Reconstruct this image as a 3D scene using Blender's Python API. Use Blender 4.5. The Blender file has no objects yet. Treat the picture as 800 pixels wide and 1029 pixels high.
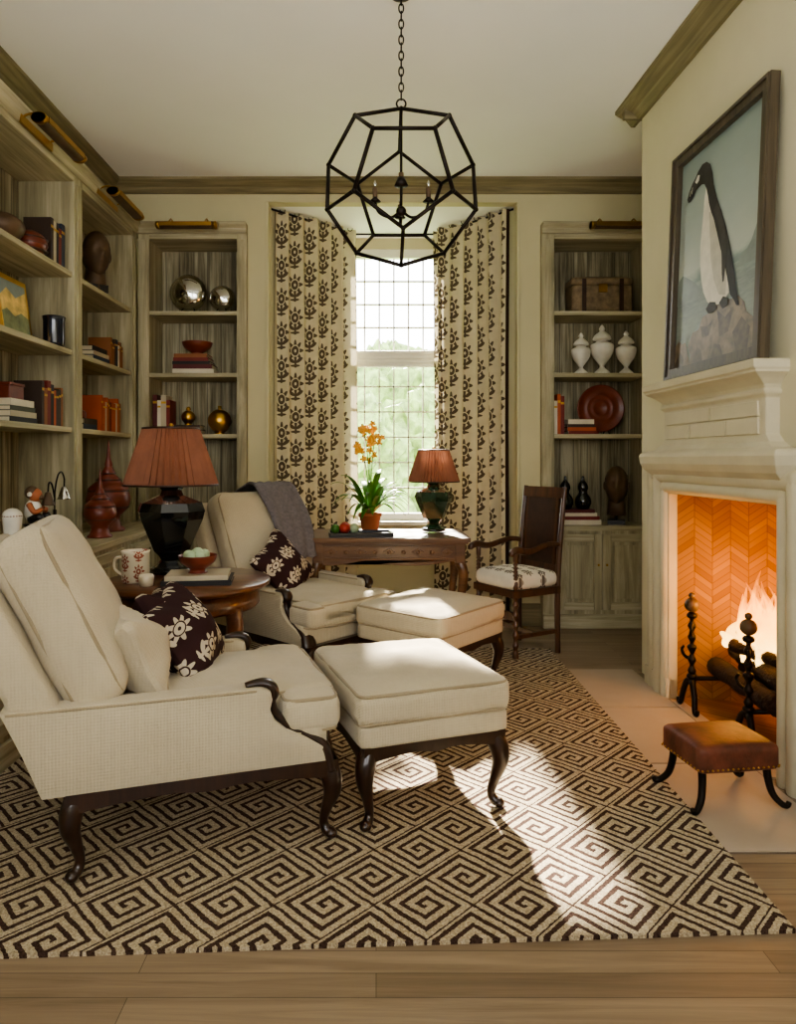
import bpy, bmesh, math, random
from mathutils import Matrix, Vector, noise as mnoise
random.seed(7)
sc = bpy.context.scene
PI = math.pi

# ------------------------------------------------------------------ node helpers
def lin(r, g, b):
    f = lambda c: (c/255/12.92) if c/255 <= 0.04045 else ((c/255+0.055)/1.055)**2.4
    return (f(r), f(g), f(b), 1.0)

class X:
    def __init__(s, nt, o): s.nt, s.o = nt, o
    def _m(s, op, *args):
        n = s.nt.nodes.new('ShaderNodeMath'); n.operation = op
        for i, a in enumerate(args):
            if isinstance(a, X): s.nt.links.new(a.o, n.inputs[i])
            else: n.inputs[i].default_value = a
        return X(s.nt, n.outputs[0])
    def __add__(s, b): return s._m('ADD', s, b)
    def __radd__(s, b): return s._m('ADD', b, s)
    def __sub__(s, b): return s._m('SUBTRACT', s, b)
    def __rsub__(s, b): return s._m('SUBTRACT', b, s)
    def __mul__(s, b): return s._m('MULTIPLY', s, b)
    def __rmul__(s, b): return s._m('MULTIPLY', s, b)
    def __truediv__(s, b): return s._m('DIVIDE', s, b)
    def __lt__(s, b): return s._m('LESS_THAN', s, b)
    def __gt__(s, b): return s._m('GREATER_THAN', s, b)
    def floor(s): return s._m('FLOOR', s)
    def abs(s): return s._m('ABSOLUTE', s)
    def frac(s): return s._m('FRACT', s)
    def max(s, b): return s._m('MAXIMUM', s, b)
    def min(s, b): return s._m('MINIMUM', s, b)
    def sqrt(s): return s._m('SQRT', s)
    def cos(s): return s._m('COSINE', s)
    def mod2(s): return s._m('FLOORED_MODULO', s, 2.0)
    def atan2(s, b): return s._m('ARCTAN2', s, b)

def newmat(name):
    m = bpy.data.materials.new(name); m.use_nodes = True
    nt = m.node_tree
    return m, nt, nt.nodes['Principled BSDF']
def coord(nt, kind='Object'):
    n = nt.nodes.new('ShaderNodeTexCoord'); return n.outputs[kind]
def sep(nt, vec):
    n = nt.nodes.new('ShaderNodeSeparateXYZ'); nt.links.new(vec, n.inputs[0])
    return X(nt, n.outputs[0]), X(nt, n.outputs[1]), X(nt, n.outputs[2])
def comb(nt, a, b, c):
    n = nt.nodes.new('ShaderNodeCombineXYZ')
    for i, v in enumerate((a, b, c)):
        if isinstance(v, X): nt.links.new(v.o, n.inputs[i])
        else: n.inputs[i].default_value = v
    return n.outputs[0]
def mapping(nt, vec, scale=(1,1,1), rot=(0,0,0)):
    n = nt.nodes.new('ShaderNodeMapping'); nt.links.new(vec, n.inputs[0])
    n.inputs['Scale'].default_value = scale; n.inputs['Rotation'].default_value = rot
    return n.outputs[0]
def noise(nt, vec, scale, detail=4, rough=.55, dist=0):
    n = nt.nodes.new('ShaderNodeTexNoise'); nt.links.new(vec, n.inputs['Vector'])
    n.inputs['Scale'].default_value = scale; n.inputs['Detail'].default_value = detail
    n.inputs['Roughness'].default_value = rough; n.inputs['Distortion'].default_value = dist
    return X(nt, n.outputs['Fac'])
def ramp(nt, fac, stops):
    n = nt.nodes.new('ShaderNodeValToRGB'); nt.links.new(fac.o, n.inputs[0])
    e = n.color_ramp.elements
    e[0].position, e[0].color = stops[0]; e[1].position, e[1].color = stops[-1]
    for p, c in stops[1:-1]:
        k = e.new(p); k.color = c
    return n.outputs[0]
def mixc(nt, fac, a, b, mode='MIX'):
    n = nt.nodes.new('ShaderNodeMix'); n.data_type = 'RGBA'; n.blend_type = mode
    if isinstance(fac, X): nt.links.new(fac.o, n.inputs[0])
    else: n.inputs[0].default_value = fac
    for i, v in ((6, a), (7, b)):
        if isinstance(v, tuple): n.inputs[i].default_value = v
        else: nt.links.new(v, n.inputs[i])
    return n.outputs[2]
def bump(nt, bs, h, strength=.3, dist=.01):
    n = nt.nodes.new('ShaderNodeBump'); n.inputs['Strength'].default_value = strength
    n.inputs['Distance'].default_value = dist
    nt.links.new(h.o, n.inputs['Height']); nt.links.new(n.outputs[0], bs.inputs['Normal'])
def sc_(c, k): return (min(c[0]*k,1), min(c[1]*k,1), min(c[2]*k,1), 1)

def simple(name, rgb, rough=.5, metal=0, var=.12, scale=9, bmp=0, coat=0):
    m, nt, b = newmat(name); c = lin(*rgb)
    nz = noise(nt, coord(nt), scale, 5)
    col = ramp(nt, nz, [(.3, sc_(c, 1-var)), (.7, sc_(c, 1+var))])
    nt.links.new(col, b.inputs['Base Color'])
    b.inputs['Roughness'].default_value = rough; b.inputs['Metallic'].default_value = metal
    b.inputs['Coat Weight'].default_value = coat
    if bmp: bump(nt, b, noise(nt, coord(nt), scale*6, 4), bmp, .01)
    return m

def wood(name, dark, light, axis, rough=.5, fine=26, planks=None, seam=(60,50,35), contrast=(.3,.7), coat=0, mid=None):
    m, nt, b = newmat(name)
    s = [fine, fine, fine]; s[axis] = 1.3
    v = mapping(nt, coord(nt), tuple(s))
    n1 = noise(nt, v, 1.0, 6, .65, .6)
    n2 = noise(nt, coord(nt), 2.5, 2)
    f = n1*.8 + n2*.2
    stops = [(contrast[0], lin(*dark)), (contrast[1], lin(*light))]
    if mid: stops = [stops[0], ((contrast[0]+contrast[1])/2, lin(*mid)), stops[1]]
    col = ramp(nt, f, stops)
    if planks:
        x, y, z = sep(nt, coord(nt)); a = (x, y, z)[planks[0]]
        fr = (a/planks[1]).frac()
        cell = (a/planks[1]).floor()
        tone = noise(nt, comb(nt, cell*3.7, 0, 0), 1.0, 0)
        col = mixc(nt, tone*.5, col, sc_(lin(*dark), 1.0))
        col = mixc(nt, (fr < .035), col, lin(*seam))
    nt.links.new(col, b.inputs['Base Color'])
    b.inputs['Roughness'].default_value = rough; b.inputs['Coat Weight'].default_value = coat
    bump(nt, b, n1, .25, .004)
    return m

# ------------------------------------------------------------------ materials
WALL = simple('wall_plaster', (198,190,154), .85, var=.05, scale=2, bmp=.06)
BREAST = simple('chimney_plaster', (206,199,170), .85, var=.05, scale=2, bmp=.06)
CEIL = simple('ceiling_paint', (244,243,238), .9, var=.02, scale=1.5)
PINE_V = wood('pickled_pine_vertical', (116,109,84), (202,193,164), 2, .6, 20, mid=(164,155,124))
PINE_H = wood('pickled_pine_horizontal', (128,120,94), (208,200,172), 0, .6, 24, mid=(174,165,134))
PINE_HY = wood('pickled_pine_crown_y', (96,86,62), (162,150,116), 1, .6, 26, mid=(130,119,88))
PINE_HX = wood('pickled_pine_crown_x', (96,86,62), (162,150,116), 0, .6, 26, mid=(130,119,88))
PINE_BACK = wood('pickled_pine_boards', (90,82,60), (206,196,164), 2, .65, 30, planks=(0, .105), seam=(62,54,40), contrast=(.36,.62), mid=(152,142,112))
ESP = wood('espresso_wood', (26,14,9), (60,36,23), 2, .3, 30, coat=.3)
WALN = wood('walnut_chair_wood', (44,26,16), (96,62,38), 2, .35, 30, coat=.2)
MAHOG = wood('mahogany', (58,30,17), (122,74,42), 0, .3, 24, coat=.4)
OAK = wood('oak_desk', (56,36,22), (124,88,56), 0, .4, 24, coat=.2)
STONE = simple('limestone', (198,190,164), .75, var=.08, scale=5, bmp=.08)
HEARTH = simple('hearth_stone', (176,160,142), .55, var=.08, scale=3, bmp=.05)
GROUT = simple('hearth_joint', (100,86,72), .8)
IRON = simple('wrought_iron', (34,27,22), .45, .7, var=.3, bmp=.1)
BRONZE = simple('bronze', (92,72,52), .5, .2, var=.35, bmp=.15)
BRASS = simple('brass', (176,138,70), .3, 1, var=.15)
GOLD = simple('gold_leaf', (206,164,78), .3, 1, var=.15)
SILVER = simple('mercury_glass', (205,205,200), .12, 1, var=.1)
BLACKG = simple('black_glaze', (14,17,20), .12, 0, var=.3, coat=.8)
GREENG = simple('dark_green_glaze', (28,54,38), .16, 0, var=.3, coat=.6)
BLACKW = simple('black_lacquer', (22,18,16), .3, 0)
REDL = simple('red_lacquer', (112,50,32), .4, 0, var=.3, coat=.15)
CERAM = simple('white_ceramic', (222,218,206), .4)
BLUEG = simple('navy_glaze', (20,26,44), .15, coat=.6)
TERRA = simple('terracotta', (166,98,62), .7)
LEATHER = simple('saddle_leather', (100,54,38), .5, 0, var=.45, scale=16, bmp=.15)
DKLEATH = simple('dark_leather', (56,35,24), .4, 0, var=.3, scale=16, bmp=.1)
PAPER = simple('book_pages', (222,210,182), .8)
LEAF = simple('leaf_green', (74,122,44), .45, var=.3)
PETAL = simple('orchid_petal', (226,160,50), .5, var=.25, scale=30)
BASK = simple('old_trunk', (122,104,78), .6, var=.35, scale=25, bmp=.3)
THROW = simple('grey_throw', (112,106,108), .9, var=.2, scale=60, bmp=.3)
WINP = simple('white_window_paint', (232,230,218), .5, var=.03)
GREENB = simple('pale_green_fruit', (176,196,160), .5)
REDF = simple('red_fruit', (170,52,34), .4)
PINKW = simple('painted_jar', (226,214,190), .3, var=.05)
ORG = simple('orange_cloth', (196,98,44), .7)
SHRUB = simple('shrub_leaves', (136,160,92), .6, var=.6, scale=5, bmp=1)
LAWN = simple('lawn', (120,150,70), .9, var=.3)
LOG = simple('charred_log', (40,25,16), .9, var=.5, scale=14, bmp=.8)
BOOKC = [simple('book_cloth_%d' % i, c, .6, var=.1) for i, c in enumerate([
    (116,38,28), (60,44,34), (186,174,148), (40,50,68), (140,88,48), (74,74,56), (176,84,44), (88,30,28), (216,206,184), (34,30,30)])]

def fabric(name, rgb, var=.06):
    m, nt, b = newmat(name); c = lin(*rgb)
    co = coord(nt)
    x, y, z = sep(nt, co)
    w = (((x+y*.4)*700).cos() + ((z+y*.8)*700).cos() + ((y-x*.3)*700).cos())*.17+.5
    slub = noise(nt, mapping(nt, co, (40, 40, 260)), 1, 3)*.5 + noise(nt, mapping(nt, co, (260, 40, 40)), 1, 3)*.5
    nz = noise(nt, co, 5, 4)*.5 + slub*.35 + w*.15
    nt.links.new(ramp(nt, nz, [(.32, sc_(c,1-var*2)), (.68, sc_(c,1+var))]), b.inputs['Base Color'])
    b.inputs['Roughness'].default_value = 1
    b.inputs['Specular IOR Level'].default_value = .12
    b.inputs['Sheen Weight'].default_value = .2; b.inputs['Sheen Roughness'].default_value = .6
    bump(nt, b, w*.6 + slub + noise(nt, co, 12, 3)*2.5, .45, .004)
    return m
LINEN = fabric('cream_linen', (196,183,156))
LINEN2 = fabric('cream_piping', (162,147,120))

def motif(nt, U, V, size_u, size_v, k=1.0):
    """palmette flower repeat, half-drop; returns mask (k>1 shrinks the motif inside its repeat)"""
    cu = (U/size_u).floor()
    u = (U/size_u - cu - .5)*k
    vv = V/size_v + cu.mod2()*.5
    v = (vv - vv.floor() - .5)*k
    dv = v - .1
    r = (u*u + dv*dv).sqrt()
    th = dv.atan2(u)
    pet = (r < ((th*8).cos()*.08 + .27)) * (r > .05)
    gap = (((r-.17).abs()) > .018)
    head = pet*gap
    stem = (u.abs() < .045)*((v+.25).abs() < .17)
    a = (u.abs()-.17)/.15; b2 = (v+.2+u.abs()*-.4+.06)/.065
    leaf = ((a*a + b2*b2) < 1.0)
    a2 = u/.2; b3 = (v+.36)/.04
    base = ((a2*a2 + b3*b3) < 1.0)
    return head.max(stem).max(leaf).max(base)

def printed(name, ground, ink, su, sv, mode='UV', stripe=None, translucent=0, plane=(0,1), k=1.0):
    m, nt, b = newmat(name)
    co = coord(nt, 'UV' if mode == 'UV' else 'Object')
    s = sep(nt, co)
    U, V = s[plane[0]], s[plane[1]]
    mk = motif(nt, U, V, su, sv, k)
    nz = noise(nt, co, 14, 3)
    g = ramp(nt, nz, [(.3, sc_(lin(*ground), .94)), (.7, sc_(lin(*ground), 1.05))])
    col = mixc(nt, mk*.88, g, lin(*ink))
    if stripe:
        col = mixc(nt, (U < stripe), col, lin(*ink))
    nt.links.new(col, b.inputs['Base Color']); b.inputs['Roughness'].default_value = .95
    b.inputs['Specular IOR Level'].default_value = .15
    if translucent:
        t = nt.nodes.new('ShaderNodeBsdfTranslucent'); nt.links.new(col, t.inputs[0])
        mx = nt.nodes.new('ShaderNodeMixShader'); mx.inputs[0].default_value = translucent
        nt.links.new(b.outputs[0], mx.inputs[1]); nt.links.new(t.outputs[0], mx.inputs[2])
        nt.links.new(mx.outputs[0], nt.nodes['Material Output'].inputs[0])
    return m
CURT = printed('curtain_print', (212,201,170), (58,42,34), .20, .25, 'UV', .03, .15, k=1.02)
PILB = printed('pillow_print', (58,38,38), (206,194,172), .12, .12, 'Object')
SEATP = printed('seat_print', (226,219,202), (70,52,44), .105, .105, 'Object')
JARP = printed('jar_print', (226,214,190), (150,60,34), .06, .09, 'Object', plane=(0,2))

def mk_shade():
    m, nt, b = newmat('pleated_shade')
    c = lin(138,90,68)
    nz = noise(nt, coord(nt), 12, 3)
    col = ramp(nt, nz, [(.3, sc_(c,.85)), (.7, sc_(c,1.1))])
    nt.links.new(col, b.inputs['Base Color']); b.inputs['Roughness'].default_value = .8
    t = nt.nodes.new('ShaderNodeBsdfTranslucent'); nt.links.new(col, t.inputs[0])
    mx = nt.nodes.new('ShaderNodeMixShader'); mx.inputs[0].default_value = .12
    nt.links.new(b.outputs[0], mx.inputs[1]); nt.links.new(t.outputs[0], mx.inputs[2])
    nt.links.new(mx.outputs[0], nt.nodes['Material Output'].inputs[0])
    return m
SHADE = mk_shade()

def mk_floor():
    m, nt, b = newmat('oak_planks')
    co = coord(nt)
    n = nt.nodes.new('ShaderNodeTexBrick'); nt.links.new(co, n.inputs['Vector'])
    n.offset = .37; n.squash = 1
    n.inputs['Scale'].default_value = 1; n.inputs['Brick Width'].default_value = 1.5
    n.inputs['Row Height'].default_value = .074; n.inputs['Mortar Size'].default_value = .0010
    n.inputs['Mortar Smooth'].default_value = .1
    n.inputs['Color1'].default_value = lin(150,131,108); n.inputs['Color2'].default_value = lin(126,107,86)
    n.inputs['Mortar'].default_value = lin(86,72,56)
    g = noise(nt, mapping(nt, co, (1.6, 30, 1)), 1, 6, .65, .8)
    g2 = ramp(nt, g, [(.3, (1.12,1.12,1.12,1)), (.75, (.60,.58,.55,1))])
    col = mixc(nt, 1.0, n.outputs[0], g2, 'MULTIPLY')
    nt.links.new(col, b.inputs['Base Color']); b.inputs['Roughness'].default_value = .38
    bump(nt, b, g, .08, .004)
    return m
FLOOR = mk_floor()

def mk_rug():
    m, nt, b = newmat('greek_key_rug')
    co = coord(nt); x, y, z = sep(nt, co)
    wob = noise(nt, co, 9, 2)*.012
    S = .188
    x = x + wob; y = y + wob
    u = (x+y)*(.7071/S); v = (x-y)*(.7071/S)
    cu, cv = u.floor(), v.floor()
    par = (cu+cv).mod2()
    lu = (u-cu-.5)*(1-par*2); lv = (v-cv-.5)
    p = 1/6
    up = lu.abs().max(lv.abs())
    lo = (lu-p/2).abs().max(lv.abs()) - p/2 + p
    sel = lv < 0.0
    a = up*(1-sel) + lo*sel
    f = (a/p + noise(nt, co, 80, 2)*.26-.13).frac()
    light = (f > .27)*(f < .85)
    tuft = noise(nt, co, 200, 2)
    cr = ramp(nt, tuft, [(.3, lin(150,134,110)), (.7, lin(210,196,168))])
    dk = ramp(nt, tuft, [(.3, lin(50,36,31)), (.7, lin(90,70,60))])
    nt.links.new(mixc(nt, light, dk, cr), b.inputs['Base Color'])
    b.inputs['Roughness'].default_value = 1; b.inputs['Specular IOR Level'].default_value = .1
    bump(nt, b, light*.6 + tuft*.7, .9, .010)
    return m
RUG = mk_rug()

def mk_brick():
    m, nt, b = newmat('herringbone_firebrick')
    co = coord(nt); x, y, z = sep(nt, co)
    a = x + y
    w = .062
    c = (a/w).floor(); par = c.mod2()
    fx = (a/w).frac()
    sgn = 1-par*2
    v = z/.034 + (fx-.5)*sgn*1.8
    line = (v.frac() < .12).max((fx < .05))
    tone = noise(nt, comb(nt, v.floor(), c, 0), 5.3, 0)
    col = ramp(nt, tone, [(.3, lin(138,98,58)), (.7, lin(166,124,76))])
    col = mixc(nt, line*.5, col, lin(94,62,34))
    nt.links.new(col, b.inputs['Base Color']); b.inputs['Roughness'].default_value = .9
    b.inputs['Specular IOR Level'].default_value = .05
    return m
BRICK = mk_brick()

def mk_flame():
    m, nt, b = newmat('flame')
    x, y, z = sep(nt, coord(nt))
    n = noise(nt, coord(nt), 14, 3)
    f = z*1.5 + n*.4
    col = ramp(nt, f, [(.6, (1,.66,.20,1)), (.85, (1,.46,.07,1)), (1, (1,.30,.03,1))])
    e = nt.nodes.new('ShaderNodeEmission'); nt.links.new(col, e.inputs[0]); e.inputs[1].default_value = 4.5
    t = nt.nodes.new('ShaderNodeBsdfTransparent')
    mx = nt.nodes.new('ShaderNodeMixShader')
    al = ramp(nt, z + n*.25, [(.42, (.25,.25,.25,1)), (.76, (.95,.95,.95,1))])
    nt.links.new(al, mx.inputs[0])
    nt.links.new(e.outputs[0], mx.inputs[1]); nt.links.new(t.outputs[0], mx.inputs[2])
    nt.links.new(mx.outputs[0], nt.nodes['Material Output'].inputs[0])
    return m
FLAME = mk_flame()

def mk_sea():
    m, nt, b = newmat('seascape_paint')
    co = coord(nt); x, y, z = sep(nt, co)
    n = noise(nt, mapping(nt, co, (3, 3, 9)), 1.6, 6, .6)
    n2 = noise(nt, mapping(nt, co, (12, 12, 60)), 1.2, 5, .7)
    f = z/1.085 + (n-.5)*.16
    sea = (z < .43)
    col = ramp(nt, f, [(.0, lin(88,102,98)), (.22, lin(116,130,124)), (.33, lin(92,108,106)), (.41, lin(128,144,140)), (.45, lin(178,186,176)), (.62, lin(162,174,168)), (1, lin(132,148,144))])
    col = mixc(nt, sea*n2*.6, col, lin(182,190,182))
    nt.links.new(col, b.inputs['Base Color']); b.inputs['Roughness'].default_value = .45
    return m
SEA = mk_sea()
ROCK = simple('rock_paint', (120,106,84), .4, var=.5, scale=22)
ROCKD = simple('rock_shadow_paint', (88,76,58), .4, var=.5, scale=26)
CLIFF = simple('cliff_paint', (128,140,134), .4, var=.15, scale=14)
AUKB = simple('auk_black_paint', (34,31,31), .5, var=.45, scale=24)
AUKG = simple('auk_grey_paint', (54,50,48), .5, var=.3, scale=30)
AUKW = simple('auk_white_paint', (218,214,200), .5, var=.1, scale=20)
AUKS = simple('auk_shade_paint', (190,186,172), .5, var=.12, scale=20)
FRAMEM = wood('painting_frame_wood', (46,39,30), (98,86,68), 2, .4, 40)
LANDS = simple('landscape_paint', (206,176,104), .5, var=.5, scale=14)
LGREEN = simple('landscape_green_paint', (118,124,84), .5, var=.4, scale=14)

# ------------------------------------------------------------------ mesh builder
class M:
    def __init__(s): s.V=[]; s.F=[]; s.I=[]; s.S=[]; s.mats=[]
    def add(s, vf, mat, mtx=None, smooth=True):
        v, f = vf
        if mat not in s.mats: s.mats.append(mat)
        mi = s.mats.index(mat); o = len(s.V)
        for p in v:
            p = Vector(p)
            s.V.append(tuple(mtx @ p) if mtx is not None else tuple(p))
        for q in f:
            s.F.append(tuple(i+o for i in q)); s.I.append(mi); s.S.append(smooth)
        return s
    def box(s, x0,x1,y0,y1,z0,z1, mat, mtx=None):
        return s.add(pbox(x0,x1,y0,y1,z0,z1), mat, mtx, False)
    def obj(s, name, parent=None, loc=(0,0,0), rot=(0,0,0), bevel=0, uv=None):
        me = bpy.data.meshes.new(name); me.from_pydata(s.V, [], s.F)
        for m in s.mats: me.materials.append(m)
        me.polygons.foreach_set('material_index', s.I)
        me.polygons.foreach_set('use_smooth', s.S)
        me.update()
        bm = bmesh.new(); bm.from_mesh(me)
        bmesh.ops.recalc_face_normals(bm, faces=bm.faces); bm.to_mesh(me); bm.free()
        if uv:
            l = me.uv_layers.new(name='UVMap')
            for lp in me.loops: l.data[lp.index].uv = uv[lp.vertex_index]
        ob = bpy.data.objects.new(name, me); sc.collection.objects.link(ob)
        ob.location = loc; ob.rotation_euler = rot
        if parent: ob.parent = parent
        if bevel:
            md = ob.modifiers.new('bevel', 'BEVEL'); md.width = bevel; md.segments = 2
            md.limit_method = 'ANGLE'; md.angle_limit = math.radians(35)
        return ob

def empty(name, loc=(0,0,0), rot=(0,0,0)):
    e = bpy.data.objects.new(name, None); sc.collection.objects.link(e)
    e.location = loc; e.rotation_euler = rot; e.empty_display_size = .1
    return e
def T(x,y,z): return Matrix.Translation((x,y,z))
def R(a, ax): return Matrix.Rotation(a, 4, ax)

def pbox(x0,x1,y0,y1,z0,z1):
    v = [(x0,y0,z0),(x1,y0,z0),(x1,y1,z0),(x0,y1,z0),(x0,y0,z1),(x1,y0,z1),(x1,y1,z1),(x0,y1,z1)]
    return v, [(0,3,2,1),(4,5,6,7),(0,1,5,4),(1,2,6,5),(2,3,7,6),(3,0,4,7)]
def soft(c, size, r, puff=0, n=14, wrinkle=0, pinch=0):
    hx, hy, hz = [a/2 for a in size]
    r = min(r, hx, hy, hz)
    V=[]; F=[]; idx={}
    def vid(i,j,k):
        key=(i,j,k)
        if key in idx: return idx[key]
        def g(i):
            t = -1+2*i/n
            return math.copysign(abs(t)**.75, t)
        p = Vector((g(i)*hx, g(j)*hy, g(k)*hz))
        inn = Vector((max(-hx+r,min(hx-r,p.x)), max(-hy+r,min(hy-r,p.y)), max(-hz+r,min(hz-r,p.z))))
        d = p-inn
        q = inn + d.normalized()*r if d.length > 1e-9 else p
        fx, fy = q.x/hx, q.y/hy
        q.z += (q.z/hz)*puff*max(0,1-fx*fx)*max(0,1-fy*fy)
        if pinch:
            k2 = 1+pinch*(abs(fx*fy))**1.5 - pinch*.5*((1-abs(fx*fy)))
            q.x *= k2; q.y *= k2
            q.z *= (1-.75*(max(abs(fx),abs(fy)))**3)
        if wrinkle:
            q += Vector((0,0,1))*wrinkle*(mnoise.noise(q*7+Vector(c)*3)+.4*mnoise.noise(q*19+Vector(c)*5))
        V.append((q.x+c[0], q.y+c[1], q.z+c[2])); idx[key]=len(V)-1
        return idx[key]
    for a in range(n):
        for b in range(n):
            F.append((vid(a,b,0),vid(a,b+1,0),vid(a+1,b+1,0),vid(a+1,b,0)))
            F.append((vid(a,b,n),vid(a+1,b,n),vid(a+1,b+1,n),vid(a,b+1,n)))
            F.append((vid(a,0,b),vid(a+1,0,b),vid(a+1,0,b+1),vid(a,0,b+1)))
            F.append((vid(a,n,b),vid(a,n,b+1),vid(a+1,n,b+1),vid(a+1,n,b)))
            F.append((vid(0,a,b),vid(0,a,b+1),vid(0,a+1,b+1),vid(0,a+1,b)))
            F.append((vid(n,a,b),vid(n,a+1,b),vid(n,a+1,b+1),vid(n,a,b+1)))
    return V, F
def lathe(prof, seg=32, c=(0,0,0), mod=None):
    V=[]; F=[]
    for r,z in prof:
        for i in range(seg):
            a = 2*PI*i/seg; rr = r + (mod(i, r) if mod else 0)
            V.append((c[0]+rr*math.cos(a), c[1]+rr*math.sin(a), c[2]+z))
    for k in range(len(prof)-1):
        for i in range(seg):
            j=(i+1)%seg
            F.append((k*seg+i,k*seg+j,(k+1)*seg+j,(k+1)*seg+i))
    if prof[0][0] > 1e-4 and not mod: F.append(tuple(range(seg-1,-1,-1)))
    if prof[-1][0] > 1e-4 and not mod: F.append(tuple(range((len(prof)-1)*seg, len(prof)*seg)))
    return V,F
def smoothprof(prof, n=4):
    out=[]
    P=[Vector((p[0],p[1],0)) for p in prof]
    for i in range(len(P)-1):
        a=P[max(i-1,0)];b=P[i];c=P[i+1];d=P[min(i+2,len(P)-1)]
        for k in range(n):
            t=k/n
            q=.5*((2*b)+(c-a)*t+(2*a-5*b+4*c-d)*t*t+(3*b-a-3*c+d)*t**3)
            out.append((max(q.x,0.0),q.y))
    out.append(prof[-1]); return out
def catmull(P, n):
    P=[Vector(p) for p in P]; out=[]
    for i in range(len(P)-1):
        a=P[max(i-1,0)];b=P[i];c=P[i+1];d=P[min(i+2,len(P)-1)]
        for k in range(n):
            t=k/n
            out.append(.5*((2*b)+(c-a)*t+(2*a-5*b+4*c-d)*t*t+(3*b-a-3*c+d)*t**3))
    out.append(P[-1]); return out
def tube(P, rad, seg=10, n=1, closed=False):
    if isinstance(rad,(int,float)): rad=[rad]*len(P)
    if n>1:
        rr=[]
        for i in range(len(rad)-1):
            for k in range(n): rr.append(rad[i]+(rad[i+1]-rad[i])*k/n)
        rr.append(rad[-1]); rad=rr
        P=catmull(P,n)
    else: P=[Vector(p) for p in P]
    V=[];F=[];N=len(P)
    up=None
    for i in range(N):
        if closed: t=(P[(i+1)%N]-P[i-1])
        else: t=P[min(i+1,N-1)]-P[max(i-1,0)]
        t.normalize()
        if up is None:
            up = Vector((0,0,1)) if abs(t.z)<.9 else Vector((1,0,0))
        s = up - t*up.dot(t)
        if s.length<1e-5: s=t.orthogonal()
        s.normalize(); up=s; w=t.cross(s)
        for k in range(seg):
            a=2*PI*k/seg
            V.append(tuple(P[i]+rad[i]*(s*math.cos(a)+w*math.sin(a))))
    for i in range(N if closed else N-1):
        j=(i+1)%N
        for k in range(seg):
            l=(k+1)%seg
            F.append((i*seg+k,i*seg+l,j*seg+l,j*seg+k))
    if not closed:
        F.append(tuple(range(seg-1,-1,-1))); F.append(tuple(range((N-1)*seg,N*seg)))
    return V,F
def prism(poly, axis, a, b):
    n=len(poly);V=[];F=[]
    for h in (a,b):
        for p,q in poly:
            V.append({'x':(h,p,q),'y':(p,h,q),'z':(p,q,h)}[axis])
    F.append(tuple(range(n))); F.append(tuple(range(2*n-1,n-1,-1)))
    for i in range(n):
        j=(i+1)%n; F.append((i,j,n+j,n+i))
    return V,F
def sph(c, r, s=(1,1,1), seg=20, rings=12):
    prof=[(r*math.sin(PI*k/rings), -r*math.cos(PI*k/rings)) for k in range(rings+1)]
    V,F=lathe(prof,seg)
    return [(c[0]+x*s[0],c[1]+y*s[1],c[2]+z*s[2]) for x,y,z in V],F
def piping(c, size, r, rad=.006):
    hx,hy,hz=[a/2 for a in size]; o=.3*r
    out=[]
    for sgn in (1,-1):
        pts=[]; z=c[2]+sgn*(hz-o)
        ax,ay=hx-o,hy-o; rr=r*.8
        for cx,cy,a0 in ((ax-rr,ay-rr,0),(-ax+rr,ay-rr,90),(-ax+rr,-ay+rr,180),(ax-rr,-ay+rr,270)):
            for k in range(5):
                a=math.radians(a0+k*22.5)
                pts.append((c[0]+cx+rr*math.cos(a), c[1]+cy+rr*math.sin(a), z))
        out.append(tube(pts,rad,6,1,True))
    return out
def cushion(m, c, size, r, puff, mat=LINEN, pipe=LINEN2, mtx=None, n=22, wr=.011):
    m.add(soft(c,size,r,puff,n,wr), mat, mtx)
    for p in piping(c,size,r): m.add(p, pipe, mtx)

# ------------------------------------------------------------------ room shell
CZ = 3.21
def slab(name, x0,x1,y0,y1,z0,z1, mat, bevel=0):
    return M().box(x0,x1,y0,y1,z0,z1,mat).obj(name, bevel=bevel)
slab('floor', -2.6,2.6,-1.75,6.0,-.1,0, FLOOR)
slab('ceiling', -2.6,2.6,-1.75,6.0,CZ,CZ+.12, CEIL)
m=M(); m.box(-2.4,-2.08,1.88,5.45,0,2.9,WALL); m.box(-2.4,-1.95,1.88,5.05,2.9,CZ,WALL); m.box(-2.4,-1.95,-1.6,1.88,0,CZ,WALL)
m.obj('wall_left')
m=M()
m.box(-.93,-.78,5.05,5.45,0,CZ,WALL); m.box(1.02,1.19,5.05,5.45,0,CZ,WALL)
m.box(-1.95,-.93,5.05,5.45,2.9,CZ,WALL); m.box(1.19,2.2,5.05,5.45,2.9,CZ,WALL)
m.box(-2.08,-.93,5.36,5.45,0,2.9,WALL); m.box(1.19,2.2,5.36,5.45,0,2.9,WALL)
m.box(2.04,2.2,5.05,5.36,0,2.9,WALL)
m.box(-.78,1.02,5.05,5.12,3.06,CZ,WALL)
m.obj('wall_back')
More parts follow.
